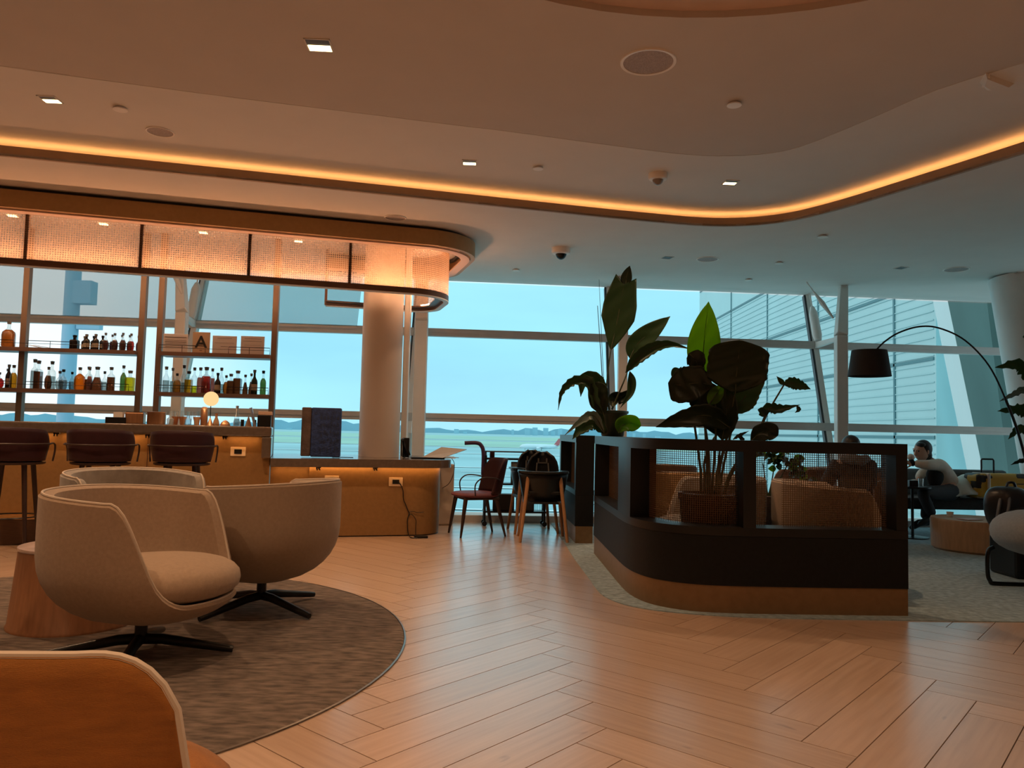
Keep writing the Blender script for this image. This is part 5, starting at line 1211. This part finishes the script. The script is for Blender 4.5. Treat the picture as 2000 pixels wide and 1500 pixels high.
# plant at the right edge
Y4 = 8.3; p4 = thing('potted_plant', 'split leaved plant reaching in from the right edge beside the arc lamp', 'plant', (ray(2055, 900).x * Y4, Y4, .006))
MB().lathe([(.13, 0), (.15, .02), (.18, .42), (.165, .425), (.01, .38)], n=28).build('pot', MATS['brown_ribbed_pot'], p4, smooth=True)
for i, (md, w_, m_) in enumerate((([(2040, 760, Y4), (2010, 730, Y4), (1985, 712, Y4), (1943, 718, Y4)], 34, LEAFM), ([(2040, 790, Y4), (2005, 762, Y4), (1980, 770, Y4), (1952, 784, Y4)], 16, LEAFS), ([(2040, 830, Y4), (2005, 805, Y4), (1980, 800, Y4), (1948, 803, Y4)], 30, LEAFM), ([(2040, 870, Y4), (2010, 842, Y4), (1988, 840, Y4), (1969, 858, Y4)], 24, LEAFM), ([(2040, 920, Y4), (2015, 902, Y4), (1995, 900, Y4), (1974, 908, Y4)], 14, LEAFD), ([(2040, 700, Y4), (2020, 660, Y4), (2015, 620, Y4)], 40, LEAFM))):
    leaf(p4, md, w_, m_, 'paddle', .35, .5, seed=120 + i)
for tx_, ty2 in ((2040, 760), (2040, 830), (2040, 920), (2040, 700), (2042, 870), (2038, 790)): stem(p4, [(2055, 1000, Y4), (2050, 940, Y4), (tx_, ty2, Y4)], .009)

# ================================================================== LOUNGE BEYOND THE PARTITION
al = thing('arc_floor_lamp', 'tall arc floor lamp with a black drum shade on the right', 'lamp', (ray(2012, 1000).x * 8.0, 8.0, .006))
la = al.location
arcp = [at(2014, 960, 8.0), at(2008, 920, 8.0), at(1990, 850, 8.0), at(1966, 785, 8.0), at(1932, 715, 8.0), at(1885, 665, 8.0), at(1835, 641, 8.0), at(1795, 638, 8.0), at(1755, 650, 8.0), at(1727, 668, 8.0), at(1711, 684, 8.0)]
arcp[0].z = max(.5, arcp[0].z)
MB().tube([Vector((0, 0, .03))] + [q - la for q in spline(arcp, 6)], [.014] * 20 + [.009] * (len(spline(arcp, 6)) - 19), 8).build('arched_pole', BLACK, al, smooth=True)
MB().lathe([(.20, 0), (.20, .025), (.19, .03), (.02, .03)], n=36).build('base', BLACK, al, smooth=True)
q = at(1698, 735, 8.0) - la
MB().lathe([(.212, 0), (.172, .272), (.168, .272), (.208, 0)], (q.x, q.y, q.z), 40, cap=False).build('lamp_shade', mat('black_shade_fabric', (.018, .015, .014), .8), al, smooth=True)
MB().tube([(q.x + .06, q.y, q.z + .28), (q.x, q.y, q.z + .16)], .01, 6).ball((q.x, q.y, q.z + .13), .05, 14, 10).build('bulb', MATS['speaker_rim'] if 'speaker_rim' in MATS else WHITEP, al, smooth=True)
lcopy('sand coloured swivel chair just behind the right panel of wire mesh', (2.47, 5.90, .006), R(-4), R(30), FAB, 'lounge chairs behind the partition')
lcopy('grey swivel chair behind the brown plant pot', (1.62, 6.30, .006), R(182), R(10), FABG, 'lounge chairs behind the partition')
lcopy('orange tan swivel chair with its back to the curved mesh', (1.66, 7.22, .006), R(85), R(0), mat('tan_wool', (.52, .32, .15), .9, var=.06, vscale=60, sheen=.2), 'lounge chairs behind the partition')
BRN = mat('brown_velvet', (.14, .075, .05), .8, var=.15, vscale=20, sheen=.3)
lcopy('dark brown swivel chair far back by the window behind the curved mesh', (1.72, 8.95, .006), R(80), R(25), BRN, 'lounge chairs behind the partition')
lcopy('dark brown swivel chair by the window behind the bushy plant', (3.33, 9.0, .006), R(150), R(25), BRN, 'lounge chairs behind the partition')
DG = mat('charcoal_upholstery', (.035, .032, .032), .85, var=.2, vscale=20, sheen=.2); GB = mat('slate_upholstery', (.13, .15, .16), .85, var=.1, vscale=20)
bn_ = thing('upholstered_bench', 'long dark upholstered bench under the window on the right', 'bench', (5.4, 9.62, .006), FA)
MB().box((0, 0, .375), (2.0, .60, .14)).build('seat', DG, bn_, bevel=.03)
MB().box((.1, .30, .60), (1.9, .12, .34)).build('backrest', GB, bn_, bevel=.04)
for x_ in (-.95, .95):
    for y_ in (-.22, .22): MB().tube([(x_, y_, .31), (x_, y_, 0)], .018, 8).build('leg', BLACK, bn_)
st = thing('side_table', 'small round black side table at the end of the bench', 'table', (4.70, 9.02, .006))
MB().lathe([(.20, .575), (.21, .58), (.21, .595), (.01, .597)], n=36).build('tabletop', BLACK, st, smooth=True); MB().tube([(0, 0, .02), (0, 0, .58)], .016, 10).build('stem', BLACK, st); MB().lathe([(.17, 0), (.17, .012), (.02, .02)], n=32).build('base', BLACK, st, smooth=True)
tag(MB().lathe([(.026, 0), (.032, .09), (.03, .09), (.024, .004)], n=16, cap=False).build('water_glass', GL, loc=(4.78, 8.98, .604), smooth=True), 'clear water glass on the small black side table', 'glass')
tag(MB().box((0, 0, .035), (.10, .07, .07)).build('menu_holder', BLACK, loc=(4.66, 8.94, .604)), 'small black holder on the side table', 'holder')
od = thing('oak_table', 'low oak drum table on the grey carpet at the right', 'table', (4.90, 8.12, .006))
MB().lathe([(.40, 0), (.40, .015), (.42, .02), (.43, .30), (.42, .325), (.01, .327)], n=64).build('drum', DRUMO, od, smooth=True)
tag(MB().box((0, 0, .004), (.20, .14, .006), rz=.3).build('magazine', mat('pink_cover', (.55, .38, .36), .5), loc=(4.75, 7.98, .334)), 'pinkish magazine lying on the low oak table', 'magazine')
tag(MB().box((0, 0, .004), (.09, .16, .007), rz=-.4).build('phone', BLACK, loc=(5.05, 7.95, .334)), 'black phone lying on the low oak table', 'phone')
tag(MB().lathe([(.03, 0), (.035, .05), (.033, .05), (.028, .004)], n=16, cap=False).build('white_cup', WHITEP, loc=(4.70, 8.25, .334), smooth=True), 'small white cup at the back of the low oak table', 'cup')
# patterned suitcase on the bench
TIG = bpy.data.materials.new('striped_yellow_shell'); TIG.use_nodes = True; n = TIG.node_tree; b = n.nodes['Principled BSDF']; b.inputs['Roughness'].default_value = .5
tcn = n.nodes.new('ShaderNodeTexCoord'); mp = n.nodes.new('ShaderNodeMapping'); mp.inputs['Scale'].default_value = (1.6, 1.6, 3.4); wv = n.nodes.new('ShaderNodeTexVoronoi'); wv.distance = 'CHEBYCHEV'; wv.inputs['Scale'].default_value = 4.2
r = n.nodes.new('ShaderNodeValToRGB'); r.color_ramp.interpolation = 'CONSTANT'; r.color_ramp.elements[0].color = (.02, .015, .012, 1); r.color_ramp.elements[1].position = .45; r.color_ramp.elements[1].color = (.62, .34, .03, 1); e = r.color_ramp.elements.new(.78); e.color = (.62, .36, .22, 1)
n.links.new(tcn.outputs['Object'], mp.inputs[0]); n.links.new(mp.outputs[0], wv.inputs['Vector']); n.links.new(wv.outputs['Color'], r.inputs[0]); n.links.new(r.outputs[0], b.inputs['Base Color'])
sc_ = thing('patterned_suitcase', 'yellow and black striped suitcase with raised pull handle on the bench', 'suitcase', (5.98, 9.42, .452), FA)
MB().box((0, 0, .155), (.78, .28, .30)).build('shell', TIG, sc_, bevel=.05, seg=4)
MB().tube([(-.20, .05, .30), (-.20, .05, .46), (-.19, .05, .475), (-.05, .05, .475), (-.04, .05, .46), (-.04, .05, .30)], .011, 8).build('pull_handle', BLACK, sc_, smooth=True)
MB().box((-.25, -.01, .155), (.03, .30, .31)).build('white_strap', NAPK, sc_, bevel=.01)
# grey chair at the right edge with a sled base, and what leans behind it
GRC = mat('grey_felt', (.24, .27, .29), .9, var=.08, vscale=50, bump=.3, bscale=400, sheen=.3)
gc = thing('sled_chair', 'grey rounded chair with glossy black sled base at the right edge', 'chair', (4.14, 5.86, .006))
N = 44; rw = []
for i in range(15):
    a = -PI / 2 + PI * i / 14; q = max(.001, abs(math.cos(a)) ** .62); z = .445 + .175 * math.copysign(abs(math.sin(a)) ** .95, math.sin(a)) 
    rw.append([Vector((.42 * q * math.copysign(abs(math.cos(t)) ** .85, math.cos(t)), .40 * q * math.copysign(abs(math.sin(t)) ** .85, math.sin(t)), z)) for t in [2 * PI * k / N for k in range(N)]])
MB().sheet(rw, closed=True).build('shell', GRC, gc, smooth=True)
rows = [[Vector((.40 * math.cos(R(t)) + .02, .40 * math.sin(R(t)), .52 + .28 * v)) for t in range(-80, 81, 8)] for v in [k / 8 for k in range(9)]]
MB().sheet(rows).build('backrest', GRC, gc, smooth=True, solid=.05)
GLB = mat('gloss_black_tube', (.01, .01, .011), .12, metal=.3)
for y_ in (-.28, .28):
    MB().tube(spline([(-.30, y_, .30), (-.345, y_, .26), (-.35, y_, .10), (-.33, y_, .035), (-.27, y_, .016), (.25, y_, .016), (.33, y_, .04), (.34, y_, .12), (.33, y_, .28)], 5), .016, 10).build('sled_leg', GLB, gc, smooth=True)
cs = MB().ball((0, 0, 0), 1, 28, 16, (.22, .09, .20)); o = cs.build('cushion', mat('peach_cushion', (.55, .42, .34), .9), loc=(4.44, 5.95, .81), smooth=True); o.rotation_euler = (0, R(-8), R(10)); tag(o, 'pale peach cushion propped on the grey chair at the right edge', 'cushion')
ot = MB().box((0, 0, .17), (.42, .38, .34)).build('ottoman', BLACK, loc=(4.42, 6.62, .006), bevel=.03); tag(ot, 'black box stool under the backpack behind the grey chair', 'stool')
bk = thing('backpack', 'shiny black backpack with hanging straps behind the grey chair', 'bag', (4.28, 6.60, .346), R(10))
LEA = mat('black_nylon', (.012, .012, .014), .35, bump=.5, bscale=14)
rw = []
for i in range(17):
    a = -PI / 2 + PI * i / 16; q = max(.001, abs(math.cos(a)) ** .5); z = .21 + .205 * math.sin(a)
    rw.append([Vector((.21 * q * (1 + .1 * math.sin(3 * t)) * math.cos(t) - .03 * math.sin(a), .15 * q * math.sin(t), z)) for t in [2 * PI * k / 32 for k in range(32)]])
MB().sheet(rw, closed=True).build('body', LEA, bk, smooth=True)
MB().ball((-.02, -.12, .15), .12, 20, 12, (1.1, .5, .95)).build('front_pocket', LEA, bk, smooth=True)
MB().tube(spline([(-.14, -.05, .34), (-.20, -.09, .24), (-.225, -.09, .10), (-.20, -.06, .02)], 5), .014, 6).tube(spline([(-.08, -.08, .37), (-.15, -.14, .26), (-.19, -.15, .14)], 5), .012, 6).build('shoulder_strap', mat('strap_webbing', (.10, .11, .12), .4), bk, smooth=True)
MB().tube(spline([(-.04, 0, .41), (-.02, 0, .445), (.03, 0, .445), (.05, 0, .41)], 5), .011, 6).build('carry_loop', LEA, bk, smooth=True)

# ================================================================== PEOPLE
def skin_mesh(verts, edges, radii, root=0, sub=2):
    me = bpy.data.meshes.new('tmp'); me.from_pydata([tuple(v) for v in verts], edges, []); o = bpy.data.objects.new('tmp', me); C.objects.link(o)
    sm = o.modifiers.new('s', 'SKIN'); sm.use_smooth_shade = True; sv_ = me.skin_vertices[0].data
    for i, r_ in enumerate(radii): sv_[i].radius = (r_, r_) if not isinstance(r_, tuple) else r_; sv_[i].use_root = (i == root)
    q = o.modifiers.new('u', 'SUBSURF'); q.levels = sub; q.render_levels = sub
    dg = bpy.context.evaluated_depsgraph_get(); dg.update(); ev = o.evaluated_get(dg); m2 = bpy.data.meshes.new_from_object(ev)
    vs = [v.co.copy() for v in m2.vertices]; fs = [list(p.vertices) for p in m2.polygons]
    bpy.data.objects.remove(o); bpy.data.meshes.remove(me); bpy.data.meshes.remove(m2); return vs, fs
def chainmesh(chains, root_pt=None):
    """chains: list of [(pt, r), ...]; points equal to an earlier one are welded"""
    V_, Rr, E_ = [], [], []
    def idx(p, r_):
        for i, v in enumerate(V_):
            if (v - Vector(p)).length < 1e-4: return i
        V_.append(Vector(p)); Rr.append(r_); return len(V_) - 1
    for ch in chains:
        ids = [idx(p, r_) for p, r_ in ch]; E_ += list(zip(ids, ids[1:]))
    return skin_mesh(V_, E_, Rr)
SKIN = mat('skin', (.55, .33, .24), .5); HAIR = mat('black_hair', (.012, .010, .010), .45, var=.3, vscale=60, stretch=(1, 1, .2))
CREAM = mat('cream_jacket', (.74, .66, .56), .85, var=.06, vscale=14, bump=.4, bscale=18); TROU = mat('charcoal_trousers', (.03, .03, .034), .85, bump=.4, bscale=16); KNIT = mat('black_knit', (.012, .012, .013), .9)
def head_mesh(mb, c, face, upv, s=1.0):
    """skull with brow, nose, lips, chin and ears; face = direction looked at"""
    f = Vector(face).normalized(); u_ = (Vector(upv) - f * f.dot(Vector(upv))).normalized(); l_ = u_.cross(f)
    M_ = Matrix((f, l_, u_)).transposed()
    def W_(x, y, z): return Vector(c) + M_ @ Vector((x, y, z)) * s
    vs = []; fs = []; n_, m_ = 20, 16
    for i in range(1, m_):
        t = PI * i / m_
        for k in range(n_):
            a = 2 * PI * k / n_; x, y, z = math.sin(t) * math.cos(a), math.sin(t) * math.sin(a), math.cos(t)
            rx = .098 if x > 0 else .104; X_, Y_, Z_ = x * rx, y * .076, z * .118
            if z < 0: Y_ *= 1 - .28 * (-z) ** 1.5; X_ *= 1 - (.05 if x > 0 else .35) * (-z)
            if x > .5: X_ = X_ * .96 + (.004 if -.25 < z < .25 else 0)
            vs.append(W_(X_, Y_, Z_))
    vs += [W_(0, 0, .118), W_(.03, 0, -.118)]
    for i in range(m_ - 2):
        for k in range(n_): fs.append((i * n_ + k, (i + 1) * n_ + k, (i + 1) * n_ + (k + 1) % n_, i * n_ + (k + 1) % n_))
    T = (m_ - 1) * n_
    for k in range(n_): fs.append((T, k, (k + 1) % n_)); fs.append((T + 1, (m_ - 2) * n_ + (k + 1) % n_, (m_ - 2) * n_ + k))
    mb.add(vs, fs)
    mb.tube([W_(.092, 0, .028), W_(.108, 0, -.005), W_(.116, 0, -.022), W_(.098, 0, -.034)], [.008 * s, .011 * s, .015 * s, .008 * s], 8)
    mb.tube([W_(.088, -.024, -.056), W_(.098, 0, -.054), W_(.088, .024, -.056)], [.004 * s, .008 * s, .004 * s], 6)
    for q in (1, -1):
        mb.tube([W_(.085, q * .048, .036), W_(.098, q * .026, .040), W_(.097, q * .012, .034)], [.004 * s, .007 * s, .004 * s], 6)
        mb.ball(W_(-.004, q * .080, .0), .024 * s, 10, 8, (.55, .35, 1.15), M_)
    return W_, M_
def hand(mb, wrist, palm_dir, palm_n, s=1.0, curl=.6):
    d = Vector(palm_dir).normalized(); n2 = (Vector(palm_n) - d * d.dot(Vector(palm_n))).normalized(); sd = d.cross(n2)
    w0 = Vector(wrist); M_ = Matrix((d, sd, n2)).transposed(); mb.ball(w0 + d * .045 * s, .045 * s, 12, 8, (1.05, .85, .38), M_)
    for k, (o_, L_) in enumerate(((-.032, .062), (-.011, .074), (.011, .070), (.032, .055))):
        b_ = w0 + d * .078 * s + sd * o_ * s; c1 = b_ + (d * math.cos(curl * .5) - n2 * math.sin(curl * .5)) * L_ * .5 * s; c2 = c1 + (d * math.cos(curl * 1.3) - n2 * math.sin(curl * 1.3)) * L_ * .5 * s
        mb.tube([b_ - d * .02 * s, b_, c1, c2], [.009 * s, .0095 * s, .0085 * s, .007 * s], 7)
    b_ = w0 + d * .025 * s - sd * .036 * s; mb.tube([b_, b_ + (d * .6 - sd * .7 - n2 * .3) * .035 * s, b_ + (d * 1.1 - sd * .75 - n2 * .6) * .05 * s], [.012 * s, .0105 * s, .008 * s], 7)
# woman reclining on the bench
bx, by_ = 9.30, 0
def A(px, py, Y): return at(px, py, Y)
pe = thing('person', 'person with black hair in a cream jacket leaning on the bench by the window', 'person', (5.25, 9.45, .452)); lo_ = pe.location.copy()
L_ = lambda v: Vector(v) - lo_
pel = A(1852, 954, 9.42); wai = A(1849, 937, 9.42); che = A(1840, 917, 9.42); nek = A(1822, 903, 9.42); hb_ = A(1812, 893, 9.41)
shn, shf = A(1838, 908, 9.24), A(1832, 906, 9.58); eln, elf = A(1808, 908, 9.06), A(1800, 925, 9.50); han, haf = A(1780, 904, 9.12), A(1792, 938, 9.42)
hpn, hpf = A(1854, 962, 9.30), A(1852, 958, 9.52); knn, knf = A(1800, 962, 9.00), A(1815, 955, 9.35); ann, anf = A(1822, 1008, 9.12), A(1806, 1015, 9.25); ftn, ftf = A(1800, 1022, 9.05), A(1784, 1028, 9.20)
ftf.z = max(ftf.z, .05); 
vs, fs = chainmesh([[(pel, .10), (wai, .10), (che, .12), (nek, .05), (hb_, .046)], [(che, .12), (shn, .055), (eln, .040), (han, .026)], [(che, .12), (shf, .055), (elf, .040), (haf, .026)], [(pel, .10), (hpn, .08), (knn, .055), (ann, .034)], [(pel, .10), (hpf, .08), (knf, .055), (anf, .034)]])
mb = MB(); mb.add([L_(v) for v in vs], fs)
hc = A(1800, 882, 9.40); fdir = Vector((-.86, -.42, -.12)); W_, M_ = head_mesh(mb, L_(hc), fdir, (0.08, 0, 1), 1.06)
hand(mb, L_(han), Vector((-1, -.1, .1)), Vector((0, -.5, .8)), 1.0); hand(mb, L_(haf), Vector((-1, -.2, -.1)), Vector((0, 0, 1)), 1.0)
mb.build('body', SKIN, pe, smooth=True)
mb = MB(); Mh = M_
mb.ball(L_(hc) + Mh @ Vector((-.036, 0, .030)), .110, 22, 14, (.98, .86, 1.02), Mh); mb.ball(L_(hc) + Mh @ Vector((-.075, .0, -.055)), .075, 14, 10, (.8, 1.0, 1.2), Mh); mb.ball(L_(hc) + Mh @ Vector((.035, .02, .088)), .045, 14, 10, (1.1, 1.3, .7), Mh)
mb.build('hair', HAIR, pe, smooth=True)
mb = MB()
for q in (1, -1): mb.ball(W_(.092, q * .030, .018), .0095, 8, 6)
mb.build('eyes', BLACK, pe, smooth=True)
vs, fs = chainmesh([[(pel + Vector((.02, 0, .02)), .135), (wai, .135), (che, .150), (nek + Vector((.01, 0, -.03)), .075)], [(che, .150), (shn, .078), (eln, .062), (han.lerp(eln, .18), .045)], [(che, .150), (shf, .078), (elf, .062), (haf.lerp(elf, .18), .045)]])
mb = MB(); mb.add([L_(v) for v in vs], fs); mb.build('jacket', CREAM, pe, smooth=True)
mb = MB(); mb.ball(L_(A(1826, 930, 9.26)), .105, 18, 12, (1.0, .5, 1.25)); mb.build('black_top', KNIT, pe, smooth=True)
vs, fs = chainmesh([[(pel, .125), (hpn, .105), (knn, .075), (ann, .055)], [(pel, .125), (hpf, .105), (knf, .075), (anf, .055)]])
mb = MB(); mb.add([L_(v) for v in vs], fs); mb.build('trousers', TROU, pe, smooth=True)
for a_, f_ in ((ann, ftn), (anf, ftf)): MB().tube([L_(a_ + Vector((.03, 0, -.03))), L_(a_.lerp(f_, .5)), L_(f_), L_(f_ + (f_ - a_) * .25)], [.042, .042, .038, .02], 10).build('shoe', BLACK, pe, smooth=True)
MB().tube([L_(han + Vector((.02, 0, 0))), L_(han + Vector((-.02, 0, 0)))], [.042, .038], 10).build('black_cuff', KNIT, pe, smooth=True)
o = MB().ball((0, 0, 0), .045, 12, 8, (1, .8, .9)).build('white_cup', NAPK, loc=A(1779, 893, 9.14), smooth=True); tag(o, 'white cup held up to the face of the person in the cream jacket', 'cup')
rows = []
for i in range(15):
    t = i / 14; x_ = 1856 + 54 * t; top = 926 + 10 * t + 4 * math.sin(t * 9); rows.append([A(x_, top + (968 - top) * v + 2 * math.sin(v * 7 + t * 5), 9.60 - .34 * math.sin(v * PI / 2) - .02 * math.sin(t * 12)) for v in [k / 10 for k in range(11)]])
tag(MB().sheet(rows).build('pale_coat', mat('pale_coat_fabric', (.66, .66, .60), .9, bump=.5, bscale=14), smooth=True, solid=.03), 'pale coat draped over the bench between the seated person and the striped suitcase', 'coat')
# man sitting with his back to the viewer
pm = thing('person', 'person in a dark hooded top seen from behind through the wire mesh', 'person', (3.52, 7.92, .45)); lo_ = pm.location.copy()
J = lambda x, y, z: Vector((3.52 + x, 7.92 + y, z))
pel, wai, che, nek = J(0, .0, .50), J(0, -.02, .66), J(0, -.01, .84), J(-.01, .01, .95); sL, sR = J(-.17, 0, .86), J(.17, 0, .86)
eL, eR = J(-.24, .12, .64), J(.24, .12, .64); hL, hR = J(-.10, .36, .62), J(.12, .36, .62); kL, kR = J(-.14, .46, .50), J(.14, .46, .50); aL, aR = J(-.14, .50, .10), J(.14, .50, .10)
vs, fs = chainmesh([[(pel, .11), (wai, .11), (che, .13), (nek, .052), (J(-.01, .02, 1.0), .05)], [(che, .13), (sL, .06), (eL, .042), (hL, .027)], [(che, .13), (sR, .06), (eR, .042), (hR, .027)], [(pel, .11), (J(-.10, .06, .49), .085), (kL, .058), (aL, .036)], [(pel, .11), (J(.10, .06, .49), .085), (kR, .058), (aR, .036)]])
mb = MB(); mb.add([L_(v) for v in vs], fs); hc = J(-.01, .04, 1.055); W_, M_ = head_mesh(mb, L_(hc), (.05, 1, -.15), (0, 0, 1), .92); hand(mb, L_(hL), (1, .3, 0), (0, 0, 1)); hand(mb, L_(hR), (-1, .3, 0), (0, 0, 1)); mb.build('body', SKIN, pm, smooth=True)
mb = MB(); mb.ball(L_(hc) + M_ @ Vector((-.022, 0, .022)), .105, 20, 14, (.98, .86, .92), M_); mb.build('hair', HAIR, pm, smooth=True)
vs, fs = chainmesh([[(pel, .145), (wai, .15), (che, .165), (nek + Vector((0, -.01, -.03)), .09)], [(che, .165), (sL, .09), (eL, .068), (hL.lerp(eL, .15), .048)], [(che, .165), (sR, .09), (eR, .068), (hR.lerp(eR, .15), .048)]])
mb = MB(); mb.add([L_(v) for v in vs], fs); mb.build('jacket', mat('dark_brown_jacket', (.04, .028, .022), .85, bump=.4, bscale=16), pm, smooth=True)
MB().tube([L_(J(-.13, -.05, .93)), L_(J(-.06, -.12, .93)), L_(J(.03, -.13, .92)), L_(J(.11, -.07, .94))], [.04, .055, .055, .04], 10).build('grey_hood', mat('grey_hood_fabric', (.16, .17, .18), .9), pm, smooth=True)
vs, fs = chainmesh([[(pel, .13), (J(-.10, .06, .49), .105), (kL, .075), (aL, .055)], [(pel, .13), (J(.10, .06, .49), .105), (kR, .075), (aR, .055)]])
mb = MB(); mb.add([L_(v) for v in vs], fs); mb.build('trousers', TROU, pm, smooth=True)
for a_ in (aL, aR): MB().tube([L_(a_ + Vector((0, -.05, -.05))), L_(a_ + Vector((0, .02, -.05))), L_(a_ + Vector((0, .14, -.065)))], [.04, .045, .03], 10).build('shoe', BLACK, pm, smooth=True)
pf = thing('pouf', 'brown round pouf under the person in the dark hooded top', 'pouf', (3.52, 7.95, .006)); MB().lathe([(.26, 0), (.28, .03), (.29, .32), (.26, .36), (.01, .37)], n=44).build('seat', BRN, pf, smooth=True)
bp_ = thing('armchair', 'brown high sided armchair right of the person in the dark hooded top', 'chair', (4.12, 8.85, .006), R(180))
rows = [[Vector((.30 * math.cos(R(t)) * (1 + .12 * v), .27 * math.sin(R(t)) * (1 + .12 * v), .20 + (.62 - .16 * abs(t - 180) / 100) * v)) for t in range(75, 286, 10)] for v in [k / 8 for k in range(9)]]
MB().sheet(rows).build('backrest', BRN, bp_, smooth=True, solid=.05); MB().lathe([(.24, .24), (.27, .28), (.26, .40), (.01, .42)], n=36).build('seat', BRN, bp_, smooth=True)
for a in (45, 135, 225, 315): MB().tube([(.17 * math.cos(R(a)), .17 * math.sin(R(a)), .26), (.24 * math.cos(R(a)), .24 * math.sin(R(a)), 0)], [.018, .012], 8).build('leg', DARKW, bp_)
# ================================================================== CEILING FITTINGS
def cz(px, py):  # which ceiling level the sight line meets
    return None
def ceil_at(px, py, z): p = fl(px, py, z); return p
LENS = MATS.get('lens_glow')
dl = [(623, 88, ZU, 'brightest square ceiling downlight, above the left of the room', 46), (98, 194, ZT, 'square ceiling downlight at the far left near the smoke detector', 40), (917, 317, ZT, 'square ceiling downlight near the middle of the cove', 40), (1427, 356, ZT, 'square ceiling downlight beside the dome camera', 34),
      (1303, 503, ZC, 'dark square ceiling downlight above the tall banana leaf', 0), (1760, 523, ZC, 'small dark ceiling downlight towards the arc lamp', 0), (1985, 533, ZC, 'dark ceiling fitting at the right edge', 0)]
for px, py, z, lab, pw in dl:
    p = fl(px, py, z); r_ = thing('ceiling_downlight', lab, 'downlight', p, R(3) if z != ZC else BA, 'square ceiling downlights'); s_ = (.15 if z == ZU else .12)
    mb = MB()
    for q in (-1, 1): mb.box((q * s_ / 2, 0, -.002), (.008, s_ + .008, .006)); mb.box((0, q * s_ / 2, -.002), (s_ + .008, .008, .006))
    mb.build('trim_ring', CEIL, r_)
    MB().box((0, 0, -.0015), (s_, s_, .003)).build('aperture', mat('dark_aperture', (.06, .04, .03), .5) if 'dark_aperture' not in MATS else MATS['dark_aperture'], r_)
    if pw:
        MB().box((0, s_ * .22, -.004), (s_ * .9, s_ * .45, .002)).build('lens', LENS, r_)
spk = [(1266, 121, ZU, 'large round ceiling speaker near the top of the picture', .118), (313, 257, ZT, 'round ceiling speaker above the cove at the left', .10), (772, 425, ZC, 'round ceiling speaker in front of the canopy end', .10), (1382, 506, ZC, 'round ceiling speaker above the banana plant', .10), (1868, 526, ZC, 'faint round ceiling speaker towards the arc lamp', .11)]
GRL = mat('speaker_grille', (.42, .35, .32), .8, var=.25, vscale=160)
for px, py, z, lab, rr in spk:
    p = fl(px, py, z); rr *= p.y / 3.2 if z == ZU else p.y / 5.6 if z == ZT else p.y / 8 * 1.15; r_ = thing('ceiling_speaker', lab, 'speaker', p, 0, 'round ceiling speakers')
    MB().lathe([(rr * .90, 0), (rr * .90, -.006), (rr, -.008), (rr * 1.02, 0)], n=48).build('rim', mat('speaker_rim', (.9, .82, .74), .5) if 'speaker_rim' not in MATS else MATS['speaker_rim'], r_, smooth=True)
    MB().lathe([(.001, -.003), (rr * .91, -.003)], n=48, cap=False).build('grille', GRL, r_)
for px, py, z, lab, rr in ((235, 210, ZT, 'flat white sprinkler cap left of the round speaker', .05), (1051, 326, ZT, 'flat white sprinkler cap at the middle of the cove', .045), (1434, 201, ZU, 'flat pinkish sprinkler cap right of the large speaker', .05), (1607, 460, ZC, 'small white sprinkler cap outside the cove at the right', .055), (1008, 526, ZC, 'small white sprinkler cap near the window head, left of the dome camera', .05), (1462, 545, ZC, 'tiny white sprinkler cap at the window head', .05), (1522, 512, ZC, 'faint sprinkler cap between speaker and arc lamp', .05)):
    p = fl(px, py, z); o = MB().lathe([(rr * .6, 0), (rr * .6, -.008), (rr, -.012), (rr, -.02), (.002, -.022)], n=28).build('sprinkler_cap', MATS['speaker_rim'], smooth=True, loc=p); tag(o, lab, 'sprinkler', 'sprinkler caps')
for px, py, z, lab, dark in ((1285, 344, ZT, 'clear dome security camera on the ceiling inside the cove', 0), (1096, 489, ZC, 'dark dome security camera on the ceiling near the window', 1)):
    p = fl(px, py - 4, z); r_ = thing('security_camera', lab, 'camera', p, 0, 'dome cameras'); k = p.y / 1500
    MB().lathe([(19 * k, 0), (19 * k, -8 * k), (17 * k, -11 * k), (13 * k, -12 * k)], n=32).build('housing', MATS['speaker_rim'], r_, smooth=True)
    MB().ball((0, 0, -10 * k), 11 * k, 24, 14, (1, 1, 1.15)).build('dome', BLACK if dark else mat('smoked_dome', (.30, .25, .22), .15), r_, smooth=True)
p = fl(1938, 158, ZT); r_ = thing('wall_sensor', 'pale triangular ceiling fitting at the upper right', 'fitting', p, R(25)); MB().add([(-.14, -.05, 0), (.16, -.04, 0), (.10, .10, 0), (-.05, .05, 0), (-.11, -.04, -.03), (.12, -.03, -.03), (.07, .05, -.03), (-.03, .03, -.03)], [(4, 5, 6, 7), (0, 1, 5, 4), (1, 2, 6, 5), (2, 3, 7, 6), (3, 0, 4, 7)]).build('cover', CEIL, r_)
MB().bar((-.11, -.045, -.01), (.0, .055, -.01), .02, .02).build('edge_fin', MATS['speaker_rim'], r_)

# added warm fill spots across the ceiling, most without a fitting (some outside the frame)
for (x, y, z, pw, sz_) in FILL_SPOTS: spot('warm_spot', (x, y, z - .03), pw, sz_, 1.0)
